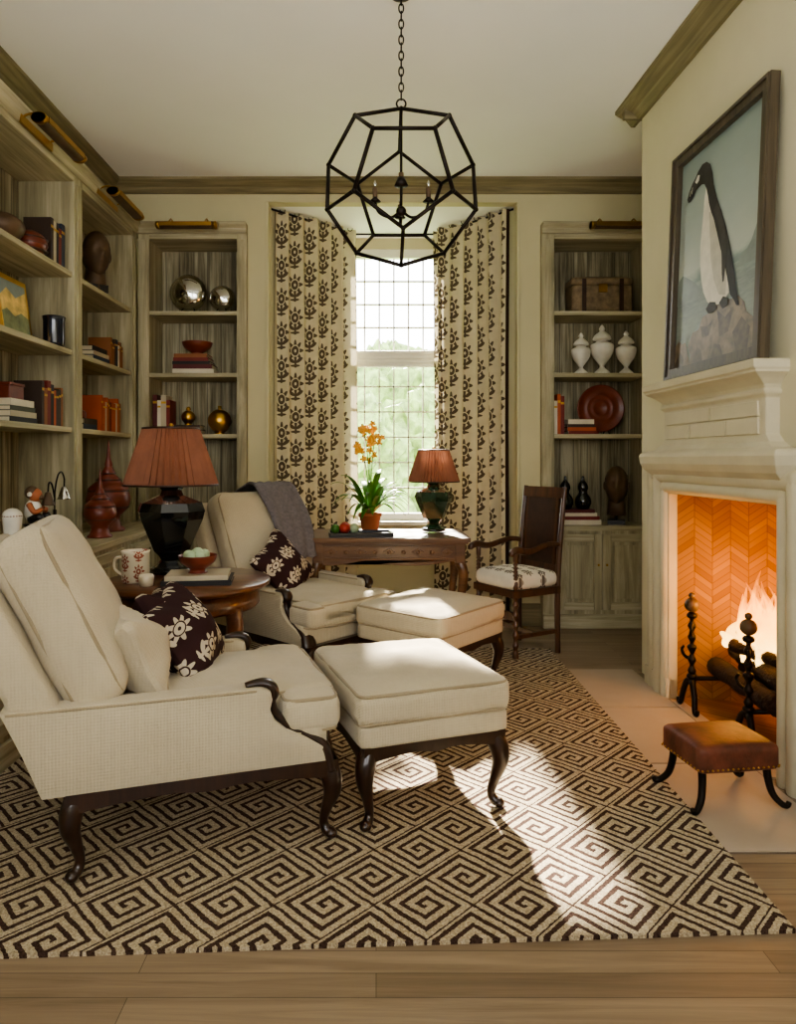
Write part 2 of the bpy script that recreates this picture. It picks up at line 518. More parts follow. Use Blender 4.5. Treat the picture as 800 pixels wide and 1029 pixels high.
# unseen wall behind the viewer, added with two openings to limit sky fill
m=M()
m.box(-2.4,2.3,-1.75,-1.6,0,1.3,WALL); m.box(-2.4,2.3,-1.75,-1.6,2.7,CZ,WALL)
for a,b in ((-2.4,-1.7),(-.2,.2),(1.7,2.3)): m.box(a,b,-1.75,-1.6,1.3,2.7,WALL)
m.obj('wall_front_unseen')
m=M()
for a,b in ((-1.7,-.2),(.2,1.7)):
    for t in (a,(a+b)/2-.02,b-.04): m.box(t,t+.04,-1.70,-1.66,1.3,2.7,WINP)
    for t in (1.3,1.98,2.66): m.box(a,b,-1.70,-1.66,t,t+.04,WINP)
m.obj('window_unseen')  # frames for the added, unseen openings that let some sky fill in
m=M()
m.add(prism([(-.78,5.12),(-.78,5.45),(-.6,5.95),(-.42,5.95),(-.42,5.85)],'z',0,3.06),WALL,None,False)
m.add(prism([(1.02,5.12),(1.02,5.45),(.86,5.95),(.68,5.95),(.68,5.85)],'z',0,3.06),WALL,None,False)
m.box(-.42,.68,5.85,5.95,0,.68,WALL); m.box(-.42,.68,5.85,5.95,2.97,3.06,WALL)
m.box(-.42,-.27,5.85,5.95,.68,2.97,WALL); m.box(.57,.68,5.85,5.95,.68,2.97,WALL)
m.obj('wall_bay')
slab('ceiling_bay', -.78,1.02,5.12,5.95,3.06,3.2, CEIL)
PIV=(1.50,3.93,0); RA=.033
def chim(name, m, bevel=0): return m.obj(name, None, PIV, (0,0,RA), bevel)
def D(d): return d-3.93
m=M()
m.box(0,.75,D(3.5),0,0,CZ,BREAST); m.box(0,.75,D(2.15),D(2.59),0,CZ,BREAST); m.box(0,.75,D(2.59),D(3.5),1.03,CZ,BREAST)
chim('wall_chimney_breast',m)
slab('wall_right', 2.14,2.3,-1.6,2.1,0,CZ,WALL)
slab('wall_right_alcove', 2.14,2.3,3.97,5.05,0,CZ,WALL)
def crown(y, z, s=1):
    return [(y, z-.085*s),(y,z),(y-.11*s,z),(y-.11*s,z-.018*s),(y-.09*s,z-.03*s),(y-.05*s,z-.05*s),(y-.03*s,z-.075*s),(y-.02*s,z-.085*s)]
m=M(); m.add(prism(crown(5.05,CZ),'x',-1.95,2.14),PINE_HX,None,False); m.obj('trim_crown_back')
m=M(); m.add(prism([(-1.95-(p-5.05),q) for p,q in crown(5.05,CZ,1.15)],'y',-1.5,5.05),PINE_HY,None,False); m.obj('trim_crown_left')
m=M(); m.add(prism([(p,q) for p,q in crown(0,CZ,1.05)],'y',D(2.05),.10),PINE_HY,None,False)
m.add(prism([(-p,q) for p,q in crown(0,CZ,1.05)],'x',-.10,.6),PINE_HX,None,False); chim('trim_crown_chimney',m)
m=M(); m.box(-.93,-.78,5.03,5.05,0,.16,PINE_HX); m.box(1.02,1.19,5.03,5.05,0,.16,PINE_HX); m.obj('baseboard_back',bevel=.004)
m=M(); m.box(-.80,-.78,5.035,5.05,0,3.06,WALL); m.box(1.02,1.04,5.035,5.05,0,3.06,WALL); m.box(-.80,1.04,5.035,5.05,3.06,3.08,WALL); m.obj('trim_bay',bevel=.003)

# window
m=M()
wx0,wx1=-.27,.57
def fr(x0,x1,z0,z1,y0=5.86,y1=5.92): m.box(x0,x1,y0,y1,z0,z1,WINP)
fr(wx0,wx0+.05,.68,2.97); fr(wx1-.05,wx1,.68,2.97); fr(wx0,wx1,.68,.75); fr(wx0,wx1,2.90,2.97)
fr(wx0,wx1,2.03,2.12,5.84,5.93)
for i in range(1,6):
    x=wx0+.05+(wx1-wx0-.1)*i/6; fr(x-.006,x+.006,.75,2.9,5.88,5.90)
for i in range(1,6):
    z=.75+(2.03-.75)*i/6; fr(wx0,wx1,z-.006,z+.006,5.88,5.90)
for i in range(1,4):
    z=2.12+(.78)*i/4; fr(wx0,wx1,z-.006,z+.006,5.88,5.90)
m.box(wx0-.04,wx1+.04,5.74,5.86,.66,.69,WINP)
m.obj('window_1')
m=M()
for i in range(4): m.add(soft((.15,5.81,1.99+.033*i),(.78,.04,.042),.018,.0,6),WINP)
m.obj('roman_shade')

# garden
slab('garden_lawn', -25,25,6.1,60,-.5,-.4, LAWN)
def shrub(name, c, r, s):
    V,F=sph((0,0,0),r,(1.1,.8,s),64,44)
    V2=[]
    for p in V:
        p=Vector(p); k=1+.28*mnoise.noise(p*1.4+Vector(c))+.16*mnoise.noise(p*4+Vector(c))+.12*mnoise.noise(p*11)
        V2.append(tuple(p*k))
    M().add((V2,F),SHRUB,None,False).obj(name,None,c)
for i,(x,y,z,r,s) in enumerate([(-.8,12,.8,1.3,1.2),(1.2,13,.8,1.4,1.25),(.2,16,1.2,1.9,1.3),(3,15,1,1.8,1.2),(-3,15,1,1.8,1.3)]):
    shrub('garden_shrub' if i==0 else 'garden_shrub.%03d'%i,(x,y,z),r,s)

# ------------------------------------------------------------------ bookcases
def bookcase(name, loc, rot, W, opens, base_z, proj, shelves=(1.385,1.825,2.27)):
    m=M(); D_=.34
    m.box(0,W,.32,D_,0,2.9,PINE_BACK)
    xs=[0]+[a for o in opens for a in o]+[W]
    for i in range(0,len(xs),2):
        m.box(xs[i],xs[i+1],0,.32,base_z,2.9,PINE_V)
        w=xs[i+1]-xs[i]
        if w>.05: m.box(xs[i]+w*.25,xs[i+1]-w*.25,-.008,0,base_z+.05,2.78,PINE_V)
    for a,b in opens:
        m.box(a,b,0,.32,2.785,2.9,PINE_H)
        for z in shelves: m.box(a-.001,b+.001,.012,.32,z-.03,z,PINE_H)
    m.add(prism([(0,2.82),(0,2.9),(-.045,2.9),(-.045,2.885),(-.02,2.86),(-.012,2.82)],'x',0,W),PINE_H,None,False)
    m.box(0,W,-proj,.32,.0,base_z-.035,PINE_V)
    m.box(0,W,-proj-.02,.32,base_z-.035,base_z,PINE_H)
    m.box(0,W,-proj-.02,-proj,0,.1,PINE_H)
    for a,b in opens:
        mid=(a+b)/2
        for p,q in ((a,mid-.004),(mid+.004,b)):
            z0,z1=.13,base_z-.06; f=-proj-.018
            m.box(p,p+.055,f,-proj,z0,z1,PINE_V); m.box(q-.055,q,f,-proj,z0,z1,PINE_V)
            m.box(p+.056,q-.056,f+.001,-proj,z0,z0+.055,PINE_H); m.box(p+.056,q-.056,f+.001,-proj,z1-.055,z1,PINE_H)
            m.box(p+.08,q-.08,-proj-.010,-proj,z0+.08,z1-.08,PINE_V)
        for dx in (-.03,.03):
            m.add(sph((mid+dx,-proj-.028,base_z*.62),.009),BRASS)
    return m.obj(name,None,loc,rot,bevel=.003)
bookcase('bookcase',(-1.72,1.9,0),(0,0,PI/2),3.10,[(.10,1.0),(1.10,2.07),(2.18,3.02)],.76,.27)
bookcase('bookcase.001',(-1.71,5.0,0),(0,0,0),.78,[(.08,.71)],.76,.0)
bookcase('bookcase.002',(1.19,5.0,0),(0,0,0),.84,[(.09,.75)],.73,.03)

def picture_light(name, loc, rot, L):
    m=M()
    V,F=lathe([(.001,-L/2),(.034,-L/2),(.036,-L/2+.01),(.036,L/2-.01),(.034,L/2),(.001,L/2)],20)
    m.add((V,F),BRONZE,R(PI/2,'Y')@Matrix.Scale(.7,4,(1,0,0)))
    for sx in (-1,1): m.add(lathe([(.001,0),(.038,0),(.038,.025),(.001,.025)],20),BRASS,T(sx*(L/2-.012)-.012,0,0)@R(PI/2,'Y')@Matrix.Scale(.7,4,(1,0,0)))
    m.box(-L/2+.03,L/2-.03,-.038,-.02,-.012,.014,BRASS)
    for sx in (-.3,.3):
        m.add(tube([(sx*L,.0,.02),(sx*L,.05,.06),(sx*L,.10,.055),(sx*L,.145,.03)],.006,8,4),BRASS)
    m.box(-.36*L,.36*L,.115,.13,.01,.05,BRASS)
    m.obj(name,None,loc,rot)
picture_light('picture_light',(-1.585,3.50,2.81),(0,0,PI/2),.46)
picture_light('picture_light.001',(-1.585,4.42,2.82),(0,0,PI/2),.46)
picture_light('picture_light.002',(-1.325,4.87,2.84),(0,0,0),.42)
picture_light('picture_light.003',(1.70,4.87,2.84),(0,0,0),.40)

# ------------------------------------------------------------------ curtains
def curtain(name, p0, p1, ncl, zt=3.03):
    p0=Vector(p0); p1=Vector(p1); d=p1-p0; L=d.length; t=d/L; nrm=Vector((-t.y,t.x))
    nx=ncl*16; nz=30; V=[];F=[];UV=[]
    cl=0; prev=None; acc=[]
    rnd=random.Random(len(name))
    ph=[rnd.uniform(-.5,.5) for _ in range(ncl+2)]
    am=[rnd.uniform(.8,1.2) for _ in range(ncl+2)]
    A=.044
    def off(s,a):
        k=int(s*ncl); q=(s*ncl)%1
        amp=am[k]*(1-q)+am[k+1]*q
        return a*amp*math.sin(2*PI*ncl*s + ph[k]*math.sin(PI*q))
    for i in range(nx+1):
        s=i/nx; p=p0+d*s+nrm*off(s,A)
        if prev is not None: cl+=(p-prev).length
        prev=p; acc.append(cl)
    for k in range(nz+1):
        z=zt*(1-k/nz)+.02; g=k/nz
        for i in range(nx+1):
            s=i/nx
            o=off(s,A*(.75+.35*g)) + .014*math.sin(3*g+s*9)
            q=p0+d*s+nrm*o
            V.append((q.x,q.y,z)); UV.append((acc[i], z))
    for k in range(nz):
        for i in range(nx):
            a=k*(nx+1)+i; F.append((a,a+1,a+nx+2,a+nx+1))
    m=M(); m.add((V,F),CURT)
    for i in range(ncl):
        s=(i+.5)/ncl; q=p0+d*s
        m.add(tube([(q.x+.018*math.cos(a*PI/6),q.y,zt+.025+.018*math.sin(a*PI/6)) for a in range(12)],.003,6,1,True),IRON)
    return m.obj(name,uv=UV+[(0,0)]*(len(m.V)-len(UV)))
curtain('curtain',(-.745,5.14),(-.16,5.64),6)
curtain('curtain.001',(.985,5.14),(.465,5.64),6)
m=M(); m.add(tube([(-.77,5.13,3.045),(-.17,5.70,3.045),(.47,5.70,3.045),(1.01,5.13,3.045)],.008,8),IRON); m.obj('curtain_rail')

# ------------------------------------------------------------------ rug + hearth
m=M(); P=[(-1.42,1.650),(1.063,1.765),(1.095,4.38),(-1.42,4.62)]
m.add(prism(P,'z',0,.012),RUG,None,False); m.obj('rug')
m=M()
m.box(.985,1.46,2.12,3.96,.0,.003,GROUT)
for i in range(3):
    y0=2.12+i*.62
    m.box(.98,1.46,y0+.005,y0+.615,.0,.006,HEARTH)
m.box(1.464,1.62,2.62,3.47,.0,.006,HEARTH)
m.obj('hearth')

# ------------------------------------------------------------------ lounge chairs
def cab_leg(m, x, y, z1, mat=ESP):
    o=Vector((math.copysign(1,x),math.copysign(1,y),0)).normalized()
    b=Vector((x,y,0))
    pts=[(0,z1),(.022,z1-.045),(.026,z1-.09),(.008,.10),(-.006,.05),(.006,.022),(.03,.018)]
    rad=[.034,.034,.028,.018,.014,.017,.015]
    m.add(tube([tuple(b+o*p+Vector((0,0,z))) for p,z in pts],rad,12,5),mat)
    m.add(sph(tuple(b+o*.022+Vector((0,0,.016))),.019,(1,1,.8)),mat)
def scallop(m, axis, a, b, lo, hi, z0, z1, mat=ESP):
    n=24; pts=[(a,z1)]
    for i in range(n+1):
        s=i/n; z=z0+.028*abs(math.sin(PI*s))**.7 - .012*math.exp(-((s-.5)/.09)**2)
        pts.append((a+(b-a)*s, z))
    pts.append((b,z1))
    m.add(prism(pts,axis,lo,hi),mat,None,False)
def lounge(name, loc, rot):
    e=empty(name,loc,(0,0,rot))
    m=M()
    for x in (-.35,.37):
        for y in (-.305,.305): cab_leg(m,x,y,.24)
    for sy in (-1,1):
        scallop(m,'y',-.38,.40,min(sy*.30,sy*.345),max(sy*.30,sy*.345),.195,.255)
    scallop(m,'x',-.34,.34,.37,.405,.195,.255); scallop(m,'x',-.34,.34,-.385,-.35,.195,.255)
    for sy in (-1,1):
        y=sy*.305
        sx=Matrix.Translation((0,y,0))@Matrix.Diagonal((1,1.9,1,1))@Matrix.Translation((0,-y,0))
        c=[(.12,.500),(.165,.506),(.195,.497),(.208,.474),(.197,.453),(.177,.455),(.175,.472)]
        m.add(tube([(p,y,q) for p,q in c],[.008,.012,.015,.016,.014,.011,.008],10,5),ESP,sx)
        c=[(.206,.48),(.203,.44),(.215,.405),(.255,.365),(.31,.335),(.35,.305),(.372,.265),(.382,.22)]
        m.add(tube([(p,y,q) for p,q in c],[.014,.012,.012,.014,.016,.020,.024,.026],10,5),ESP,sx)
    m.obj('frame',e)
    m=M()
    m.add(soft((0,0,.305),(.75,.665,.12),.02,0,10),LINEN)
    m.obj('upholstered_base',e)
    m=M()
    for sy in (-1,1):
        prof=[(-.44,.252),(-.49,.38),(-.545,.500),(-.3,.498),(.0,.497),(.16,.497),(.192,.485),(.197,.46),(.19,.43),(.205,.395),(.25,.355),(.31,.328),(.355,.30),(.37,.252)]
        m.add(prism(prof,'y',sy*.305-.038,sy*.305+.038),LINEN,None,True)
        pp=[(-.53,.497),(-.3,.496),(0,.495),(.15,.495)]
        for o in (-.036,.036): m.add(tube([(p,sy*.305+o,q-.004) for p,q in pp],.005,6,2),LINEN2)
    m.obj('arms',e,bevel=.02)
    m=M()
    prof=[(-.30,.26),(-.37,.43),(-.49,.68),(-.60,.90),(-.635,.93),(-.675,.92),(-.69,.88),(-.61,.68),(-.51,.45),(-.44,.26)]
    m.add(prism(prof,'y',-.33,.33),LINEN,None,True)
    m.obj('back_frame',e,bevel=.03)
    m=M()
    mt=T(-.40,0,.72)@R(math.radians(-115),'Y')
    cushion(m,(0,0,0),(.57,.61,.16),.06,.055,mtx=mt)
    m.obj('back_cushion',e)
    m=M()
    cushion(m,(.09,0,.395),(.66,.52,.125),.035,.03)
    cushion(m,(.325,0,.393),(.19,.67,.12),.04,.012)
    m.obj('seat_cushion',e)
    return e
chairA=lounge('armchair',(-.607,2.375,.012),math.radians(18))
chairB=lounge('armchair.001',(-.40,3.97,.012),math.radians(-43))

def pillow(name, parent, c, size, lean, yaw, spin, mat, thick=.12):
    m=M()
    m.add(soft((0,0,0),(size,size,thick),.03,.05,18,.014,pinch=.12),mat)
    o=m.obj(name,parent)
    d=math.radians
    mt=R(d(yaw),'Z')@R(d(lean),'Y')@R(d(spin),'Z')
    o.location=c; o.rotation_euler=mt.to_euler(); return o
pillow('small_pillow',chairA,(-.20,-.09,.575),.27,66,12,3,LINEN)
pillow('printed_pillow',chairA,(-.04,.06,.575),.31,58,-25,14,PILB)
pillow('printed_pillow_behind',chairA,(-.09,.15,.575),.30,62,-10,-6,PILB)
pillow('printed_pillow',chairB,(-.08,-.10,.58),.33,60,10,30,PILB)
m=M()
path=catmull([(-.70,0,.58),(-.715,0,.78),(-.715,0,.90),(-.67,0,.965),(-.58,0,1.02),(-.49,0,1.05),(-.40,0,1.03),(-.33,0,.945),(-.245,0,.815),(-.19,0,.69),(-.165,0,.60)],6)
nn=14;V=[];F=[]
for i,p in enumerate(path):
    for j in range(nn+1):
        y=-.04+.29*j/nn
        V.append((p.x+.010*math.sin(j*1.7+i*.1),y+.01*math.sin(i*.3),p.z+.004*math.sin(j*2)))
for i in range(len(path)-1):
    for j in range(nn):
        a=i*(nn+1)+j; F.append((a,a+1,a+nn+2,a+nn+1))
m.add((V,F),THROW); o=m.obj('throw_blanket',chairB)
md=o.modifiers.new('s','SOLIDIFY'); md.thickness=.012

def ottoman(name, loc, rot):
    e=empty(name,loc,(0,0,rot)); m=M()
    for x in (-.225,.225):
        for y in (-.255,.255): cab_leg(m,x,y,.25)
    for s in (-1,1):
        scallop(m,'y',-.25,.25,min(s*.255,s*.29),max(s*.255,s*.29),.215,.272)
        scallop(m,'x',-.28,.28,min(s*.225,s*.26),max(s*.225,s*.26),.215,.272)
    m.obj('frame',e)
    m=M(); m.add(soft((0,0,.305),(.53,.59,.08),.018,0,10),LINEN); m.obj('upholstered_base',e)
    m=M(); cushion(m,(0,0,.39),(.55,.61,.11),.035,.035); m.obj('cushion',e)
    return e
ottoman('ottoman',(.105,2.56,.012),math.radians(19))
ottoman('ottoman.001',(.29,3.66,.012),math.radians(-40))

# ------------------------------------------------------------------ round table
TX,TY,TZ=-.865,3.20,.64
m=M()
m.add(lathe([(.001,TZ-.035),(.34,TZ-.035),(.36,TZ-.03),(.375,TZ-.018),(.375,TZ-.008),(.368,TZ),(.001,TZ)],64),MAHOG)
m.add(lathe([(.001,TZ-.12),(.315,TZ-.12),(.325,TZ-.11),(.32,TZ-.035),(.001,TZ-.035)],64),MAHOG)
for k in range(4):
    a=PI/4+k*PI/2+.2; c,s=math.cos(a),math.sin(a)
    pts=[(.29,TZ-.1),(.30,TZ-.2),(.27,.32),(.25,.2),(.27,.08),(.31,.03)]
    m.add(tube([(c*r,s*r,z) for r,z in pts],[.04,.036,.026,.024,.026,.03],8,4),MAHOG)
m.add(lathe([(.001,.19),(.26,.19),(.265,.2),(.26,.215),(.001,.215)],48),MAHOG)
m.obj('round_side_table',None,(TX,TY,.012))
TZ+=.012

def lamp(name, loc, k, watts, glaze):
    e=empty(name,loc)
    m=M()
    m.add(lathe([(.001,0),(.095,0),(.095,.025),(.08,.03),(.05,.06),(.065,.085),(.09,.11),(.155,.26),(.165,.30),(.15,.34),(.085,.365),(.06,.375),(.05,.40),(.062,.415),(.03,.43),(.001,.43)],8),glaze,Matrix.Scale(k,4),False)
    m.add(lathe([(.098,0),(.104,.01),(.098,.022)],32),BLACKG,Matrix.Scale(k,4))
    m.add(tube([(0,0,.42*k),(0,0,.70*k)],.007,8),BRASS)
    m.add(sph((0,0,.715*k),.012),BRASS)
    for a in (0,PI/2,PI):
        m.add(tube([(-.125*k*math.cos(a),-.125*k*math.sin(a),.69*k),(.125*k*math.cos(a),.125*k*math.sin(a),.69*k)],.002,6),BRASS)
    m.obj('urn_base',e)
    m=M(); seg=84
    md=lambda i,r: (.009 if i%2 else -.009)*(r/.2)
    m.add(lathe([(.218,.425),(.18,.545),(.13,.70)],seg,mod=md),SHADE,Matrix.Scale(k,4),False)
    m.add(tube([(.223*k*math.cos(a*PI/24),.223*k*math.sin(a*PI/24),.426*k) for a in range(48)],.005*k,6,1,True),DKLEATH)
    m.add(tube([(.134*k*math.cos(a*PI/24),.134*k*math.sin(a*PI/24),.70*k) for a in range(48)],.005*k,6,1,True),DKLEATH)
    m.obj('pleated_shade',e)
    l=bpy.data.lights.new(name+'_bulb','POINT'); l.energy=watts; l.color=(1,.86,.68); l.shadow_soft_size=.03
    o=bpy.data.objects.new('bulb',l); sc.collection.objects.link(o); o.parent=e; o.location=(0,0,.56*k)
    return e
lamp('table_lamp',(-1.0,3.40,TZ),1.0,1.6,BLACKG)
lamp('table_lamp.001',(.38,4.60,.732),.76,1.6,GREENG)

def books(name, loc, rot, specs, seed=0):
    m=M()
    for (x,y,z,w,d,h,ci,flat) in specs:
        cov=BOOKC[ci%len(BOOKC)]
        t=.0035
        if flat:
            m.box(x,x+w,y,y+d,z,z+t,cov); m.box(x,x+w,y,y+d,z+h-t,z+h,cov); m.box(x,x+w,y,y+t,z+t,z+h-t,cov)
            m.box(x+.005,x+w-.005,y+t,y+d-.006,z+t,z+h-t,PAPER)
        else:
            m.box(x,x+t,y,y+d,z,z+h,cov); m.box(x+w-t,x+w,y,y+d,z,z+h,cov); m.box(x+t,x+w-t,y,y+t,z,z+h,cov)
            m.box(x+t,x+w-t,y+t,y+d-.006,z+.004,z+h-.005,PAPER)
            m.box(x+.001,x+w-.001,y-.001,y,z+h*.78,z+h*.84,GOLD)
    return m.obj(name,None,loc,rot)
def vrow(x,n,z,rnd,cols=None,h=.21,d=.15,y=.0):
    out=[]
    for i in range(n):
        w=rnd.uniform(.022,.04); hh=h*rnd.uniform(.85,1.05)
        out.append((x,y,z,w,d,hh,cols[i%len(cols)] if cols else rnd.randrange(10),False)); x+=w+.001
    return out
def stack(x,y,z,n,rnd,w=.24,d=.17,cols=None):
    out=[]
    for i in range(n):
        h=rnd.uniform(.022,.036); ww=w*(1-.05*i)
        out.append((x+rnd.uniform(0,.012),y+rnd.uniform(0,.01),z,ww,d,h,cols[i%len(cols)] if cols else rnd.randrange(10),True)); z+=h
    return out, z
S1,S2,S3=1.385,1.825,2.27
rnd=random.Random(11)
LR=(0,0,PI/2)
s,zz0=stack(0,0,0,4,rnd,.27,.17,[9,2,5,8]); books('book_stack',(-1.76,3.36,S1),LR,s)
books('books',(-1.76,3.67,S1),LR,vrow(0,8,0,rnd,[1,4,0,9,6,1],.23))
m=M(); m.box(0,.14,0,.1,0,.07,REDL); m.box(-.004,.144,-.004,.104,.07,.085,REDL); m.obj('lacquer_box',None,(-1.80,3.42,S1+zz0),(0,0,PI/2),bevel=.003)
books('books.001',(-1.76,3.77,S3),LR,vrow(0,5,0,rnd,[1,2,9,0,3],.24))
m=M(); m.add(lathe(smoothprof([(.001,0),(.05,0),(.085,.05),(.075,.10),(.03,.13),(.001,.135)]),28),REDL)
for z in (.02,.05,.08): m.add(lathe([(.07,z),(.09,z+.008),(.07,z+.016)],28),DKLEATH)
m.obj('lacquer_vessel',None,(-1.82,3.66,S3+.0))
m=M(); m.add(lathe(smoothprof([(.001,0),(.05,0),(.1,.05),(.1,.1),(.05,.135),(.001,.14)]),28),BRONZE); m.obj('dark_vessel',None,(-1.84,3.42,S3))
m=M(); m.box(0,.32,0,.02,0,.32,GOLD); m.box(.03,.29,-.004,0,.03,.29,LANDS)
P_=[(.03,.03),(.29,.03),(.29,.12),(.22,.14),(.15,.11),(.08,.14),(.03,.12)]
m.add(([(a,-.0045,b) for a,b in P_],[tuple(range(len(P_)))]),LGREEN,None,False)
P_=[(.03,.2),(.10,.25),(.18,.21),(.29,.26),(.29,.29),(.03,.29)]
m.add(([(a,-.0045,b) for a,b in P_],[tuple(range(len(P_)))]),CLIFF,None,False)
o=m.obj('framed_landscape',None,(-1.84,3.42,S2),(math.radians(-8),0,PI/2),bevel=0)
m=M(); m.add(lathe([(.001,0),(.05,0),(.056,.02),(.056,.14),(.062,.165),(.058,.168),(.05,.14),(.05,.02),(.001,.02)],28),BLUEG); m.obj('navy_vase',None,(-1.785,3.86,S2))
def headmesh(m, mat, k, z0, hair=.012):
    V,F=sph((0,0,0),1,(1,1,1),40,30); out=[]
    for x,y,z in V:
        w=1-.28*max(0,-z)**1.3
        X_=.085*x*w; Y_=.066*y*w; Z_=.115*z
        if x>0:
            X_+= .024*math.exp(-((y/.16)**2+((z+.08)/.22)**2))
            X_-= .012*math.exp(-(((abs(y)-.33)/.16)**2+((z-.08)/.12)**2))
            X_+= .008*math.exp(-((y/.28)**2+((z+.42)/.09)**2))
            X_+= .010*math.exp(-((y/.3)**2+((z+.75)/.15)**2))
        if z>.3 or x<-.1:
            kk=1+hair*8*abs(mnoise.noise(Vector((x,y,z))*9)); X_*=kk;Y_*=kk;Z_*=1+hair*2
        out.append((X_,Y_,Z_))
    mt=T(0,0,z0+.15*k)@Matrix.Scale(k,4)
    m.add((out,F),mat,mt)
    for s in (-1,1): m.add(sph((-.005,s*.068,0),.02,(.8,.35,1.3)),mat,mt)
    m.add(tube([(-.015,0,-.17),(-.012,0,-.06)],[.055,.045],16),mat,mt)
m=M(); headmesh(m,BRONZE,1.3,.05); m.box(-.06,.05,-.06,.06,0,.05,BLACKW); m.obj('bronze_head',None,(-1.80,4.48,S3),(0,0,math.radians(-50)))
s,z=stack(0,0,0,3,rnd,.26,.17,[3,2,9]); books('book_stack.001',(-1.76,4.34,S2),LR,s)
books('books.002',(-1.76,4.62,S2),LR,vrow(0,7,0,rnd,[4,4,1,3,8],.18))
books('books.003',(-1.76,4.46,S1),LR,vrow(0,11,0,rnd,[6,6,2,6,4,0],.22))
s,z=stack(0,0,0,2,rnd,.2,.15,[3,1]); books('book_stack.002',(-1.76,4.20,S1),LR,s)
m=M(); m.add(lathe(smoothprof([(.001,0),(.04,0),(.05,.02),(.04,.05),(.001,.06)]),24),REDL); m.obj('lacquer_dish',None,(-1.84,4.30,S1+z))

def pagoda(name, loc, k):
    m=M()
    pr=[(.001,0),(.10,0),(.105,.012),(.085,.03),(.07,.07),(.075,.10),(.125,.15),(.14,.20),(.13,.25),(.12,.262),(.128,.27),(.125,.28),(.09,.31),(.07,.325),(.074,.335),(.05,.36),(.04,.37),(.044,.378),(.028,.41),(.022,.42),(.026,.43),(.014,.48),(.006,.56),(.001,.60)]
    m.add(lathe(pr,40),REDL,Matrix.Scale(k,4))
    for z,r in ((.155,.127),(.262,.126),(.332,.075),(.374,.045)):
        m.add(tube([(r*k*math.cos(a*PI/20),r*k*math.sin(a*PI/20),z*k) for a in range(40)],.004*k,6,1,True),DKLEATH)
    m.obj(name,None,loc)
pagoda('pagoda_vessel',(-1.66,4.32,.76),.95)
pagoda('pagoda_vessel.001',(-1.57,3.96,.76),.66)
def monkey(name, loc):
    m=M()
    m.add(lathe([(.001,0),(.05,0),(.05,.02),(.035,.03),(.03,.12),(.045,.14),(.001,.14)],24),BLACKW)
    m.add(sph((0,0,.20),.04,(1,.9,1.4)),CERAM)
    m.add(sph((.01,0,.275),.03,(1,1,1.1)),TERRA); m.add(sph((-.006,0,.287),.032,(1,1.05,1)),BRONZE)
    m.add(sph((.036,0,.265),.013),BRONZE)
    for s in (-1,1):
        m.add(sph((0,s*.035,.28),.011),CERAM)
        m.add(tube([(0,s*.04,.235),(.03,s*.05,.20),(.05,s*.02,.21)],[.014,.012,.01],8,4),TERRA)
        m.add(tube([(0,s*.03,.16),(.05,s*.04,.18),(.05,s*.035,.145)],[.018,.015,.012],8,4),BLACKW)
    m.obj(name,None,loc)
monkey('monkey_figurine',(-1.60,3.25,.76))
m=M(); m.add(lathe(smoothprof([(.001,0),(.05,0),(.06,.03),(.035,.08),(.04,.16),(.04,.2),(.02,.22),(.001,.225)]),24),CERAM); m.add(sph((0,0,.19),.042,(1,1,.5)),REDL); m.obj('ceramic_figurine',None,(-1.62,3.10,.76))
m=M()
m.add(lathe([(.001,0),(.05,0),(.045,.015),(.01,.02),(.008,.2),(.001,.2)],20),IRON)
m.add(tube([(0,0,.18),(0,.0,.28),(0,.03,.36),(0,.07,.38),(0,.10,.35),(0,.10,.31)],.004,8,5),IRON)
m.add(tube([(0,0,.25),(0,-.03,.32),(0,-.06,.33),(0,-.07,.29)],.004,8,5),IRON)
m.add(lathe([(.001,.31),(.012,.305),(.02,.28),(.03,.25),(.034,.245)],20,(0,.10,0)),SILVER)
m.add(lathe([(.001,.29),(.012,.285),(.02,.26),(.03,.23),(.034,.225)],20,(0,-.07,0)),BRONZE)
m.obj('bell_stand',None,(-1.55,3.36,.76))

def disc_on_stand(name, loc, r, mat, prof):
    m=M(); m.add(lathe([(a*r,b*r) for a,b in prof],40),mat,T(0,0,r+.02)@R(PI/2,'X'))
    m.add(tube([(-r*.4,-.02,.0),(-r*.3,.01,.04),(-r*.2,.05,.0)],.004,6,3),IRON); m.add(tube([(r*.4,-.02,.0),(r*.3,.01,.04),(r*.2,.05,.0)],.004,6,3),IRON)
    m.obj(name,None,loc)
ball=[(.001,.55),(.3,.5),(.6,.42),(.8,.32),(.92,.15),(1,.05),(1,-.05),(.9,-.2),(.6,-.4),(.001,-.5)]
disc_on_stand('mercury_glass_ball',(-1.38,5.12,S3),.135,SILVER,ball)
disc_on_stand('mercury_glass_ball.001',(-1.13,5.10,S3),.092,SILVER,ball)
s,z=stack(0,0,0,5,rnd,.30,.18,[8,7,9,0,4]); books('book_stack.003',(-1.48,5.05,S2),(0,0,0),s)
def bowl(name, loc, r, h, mat, balls=None):
    m=M(); m.add(lathe(smoothprof([(.001,0),(r*.5,0),(r*.4,h*.2),(r*.85,h*.6),(r,h),(r*.95,h),(r*.78,h*.62),(r*.3,h*.35),(.001,h*.33)]),32),mat)
    if balls:
        for i in range(6):
            a=i*PI/3; q=r*.48 if i else 0
            m.add(sph((q*math.cos(a),q*math.sin(a),h*1.0+(.012 if i==0 else 0)),r*.3),balls)
    m.obj(name,None,loc)
bowl('red_bowl',(-1.32,5.14,S2+z),.11,.09,REDL)
books('books.004',(-1.62,5.05,S1),(0,0,0),vrow(0,4,0,rnd,[7,8,2,0],.28))
s,z=stack(0,0,0,2,rnd,.2,.15,[7,1]); books('book_stack.004',(-1.48,5.05,S1),(0,0,0),s)
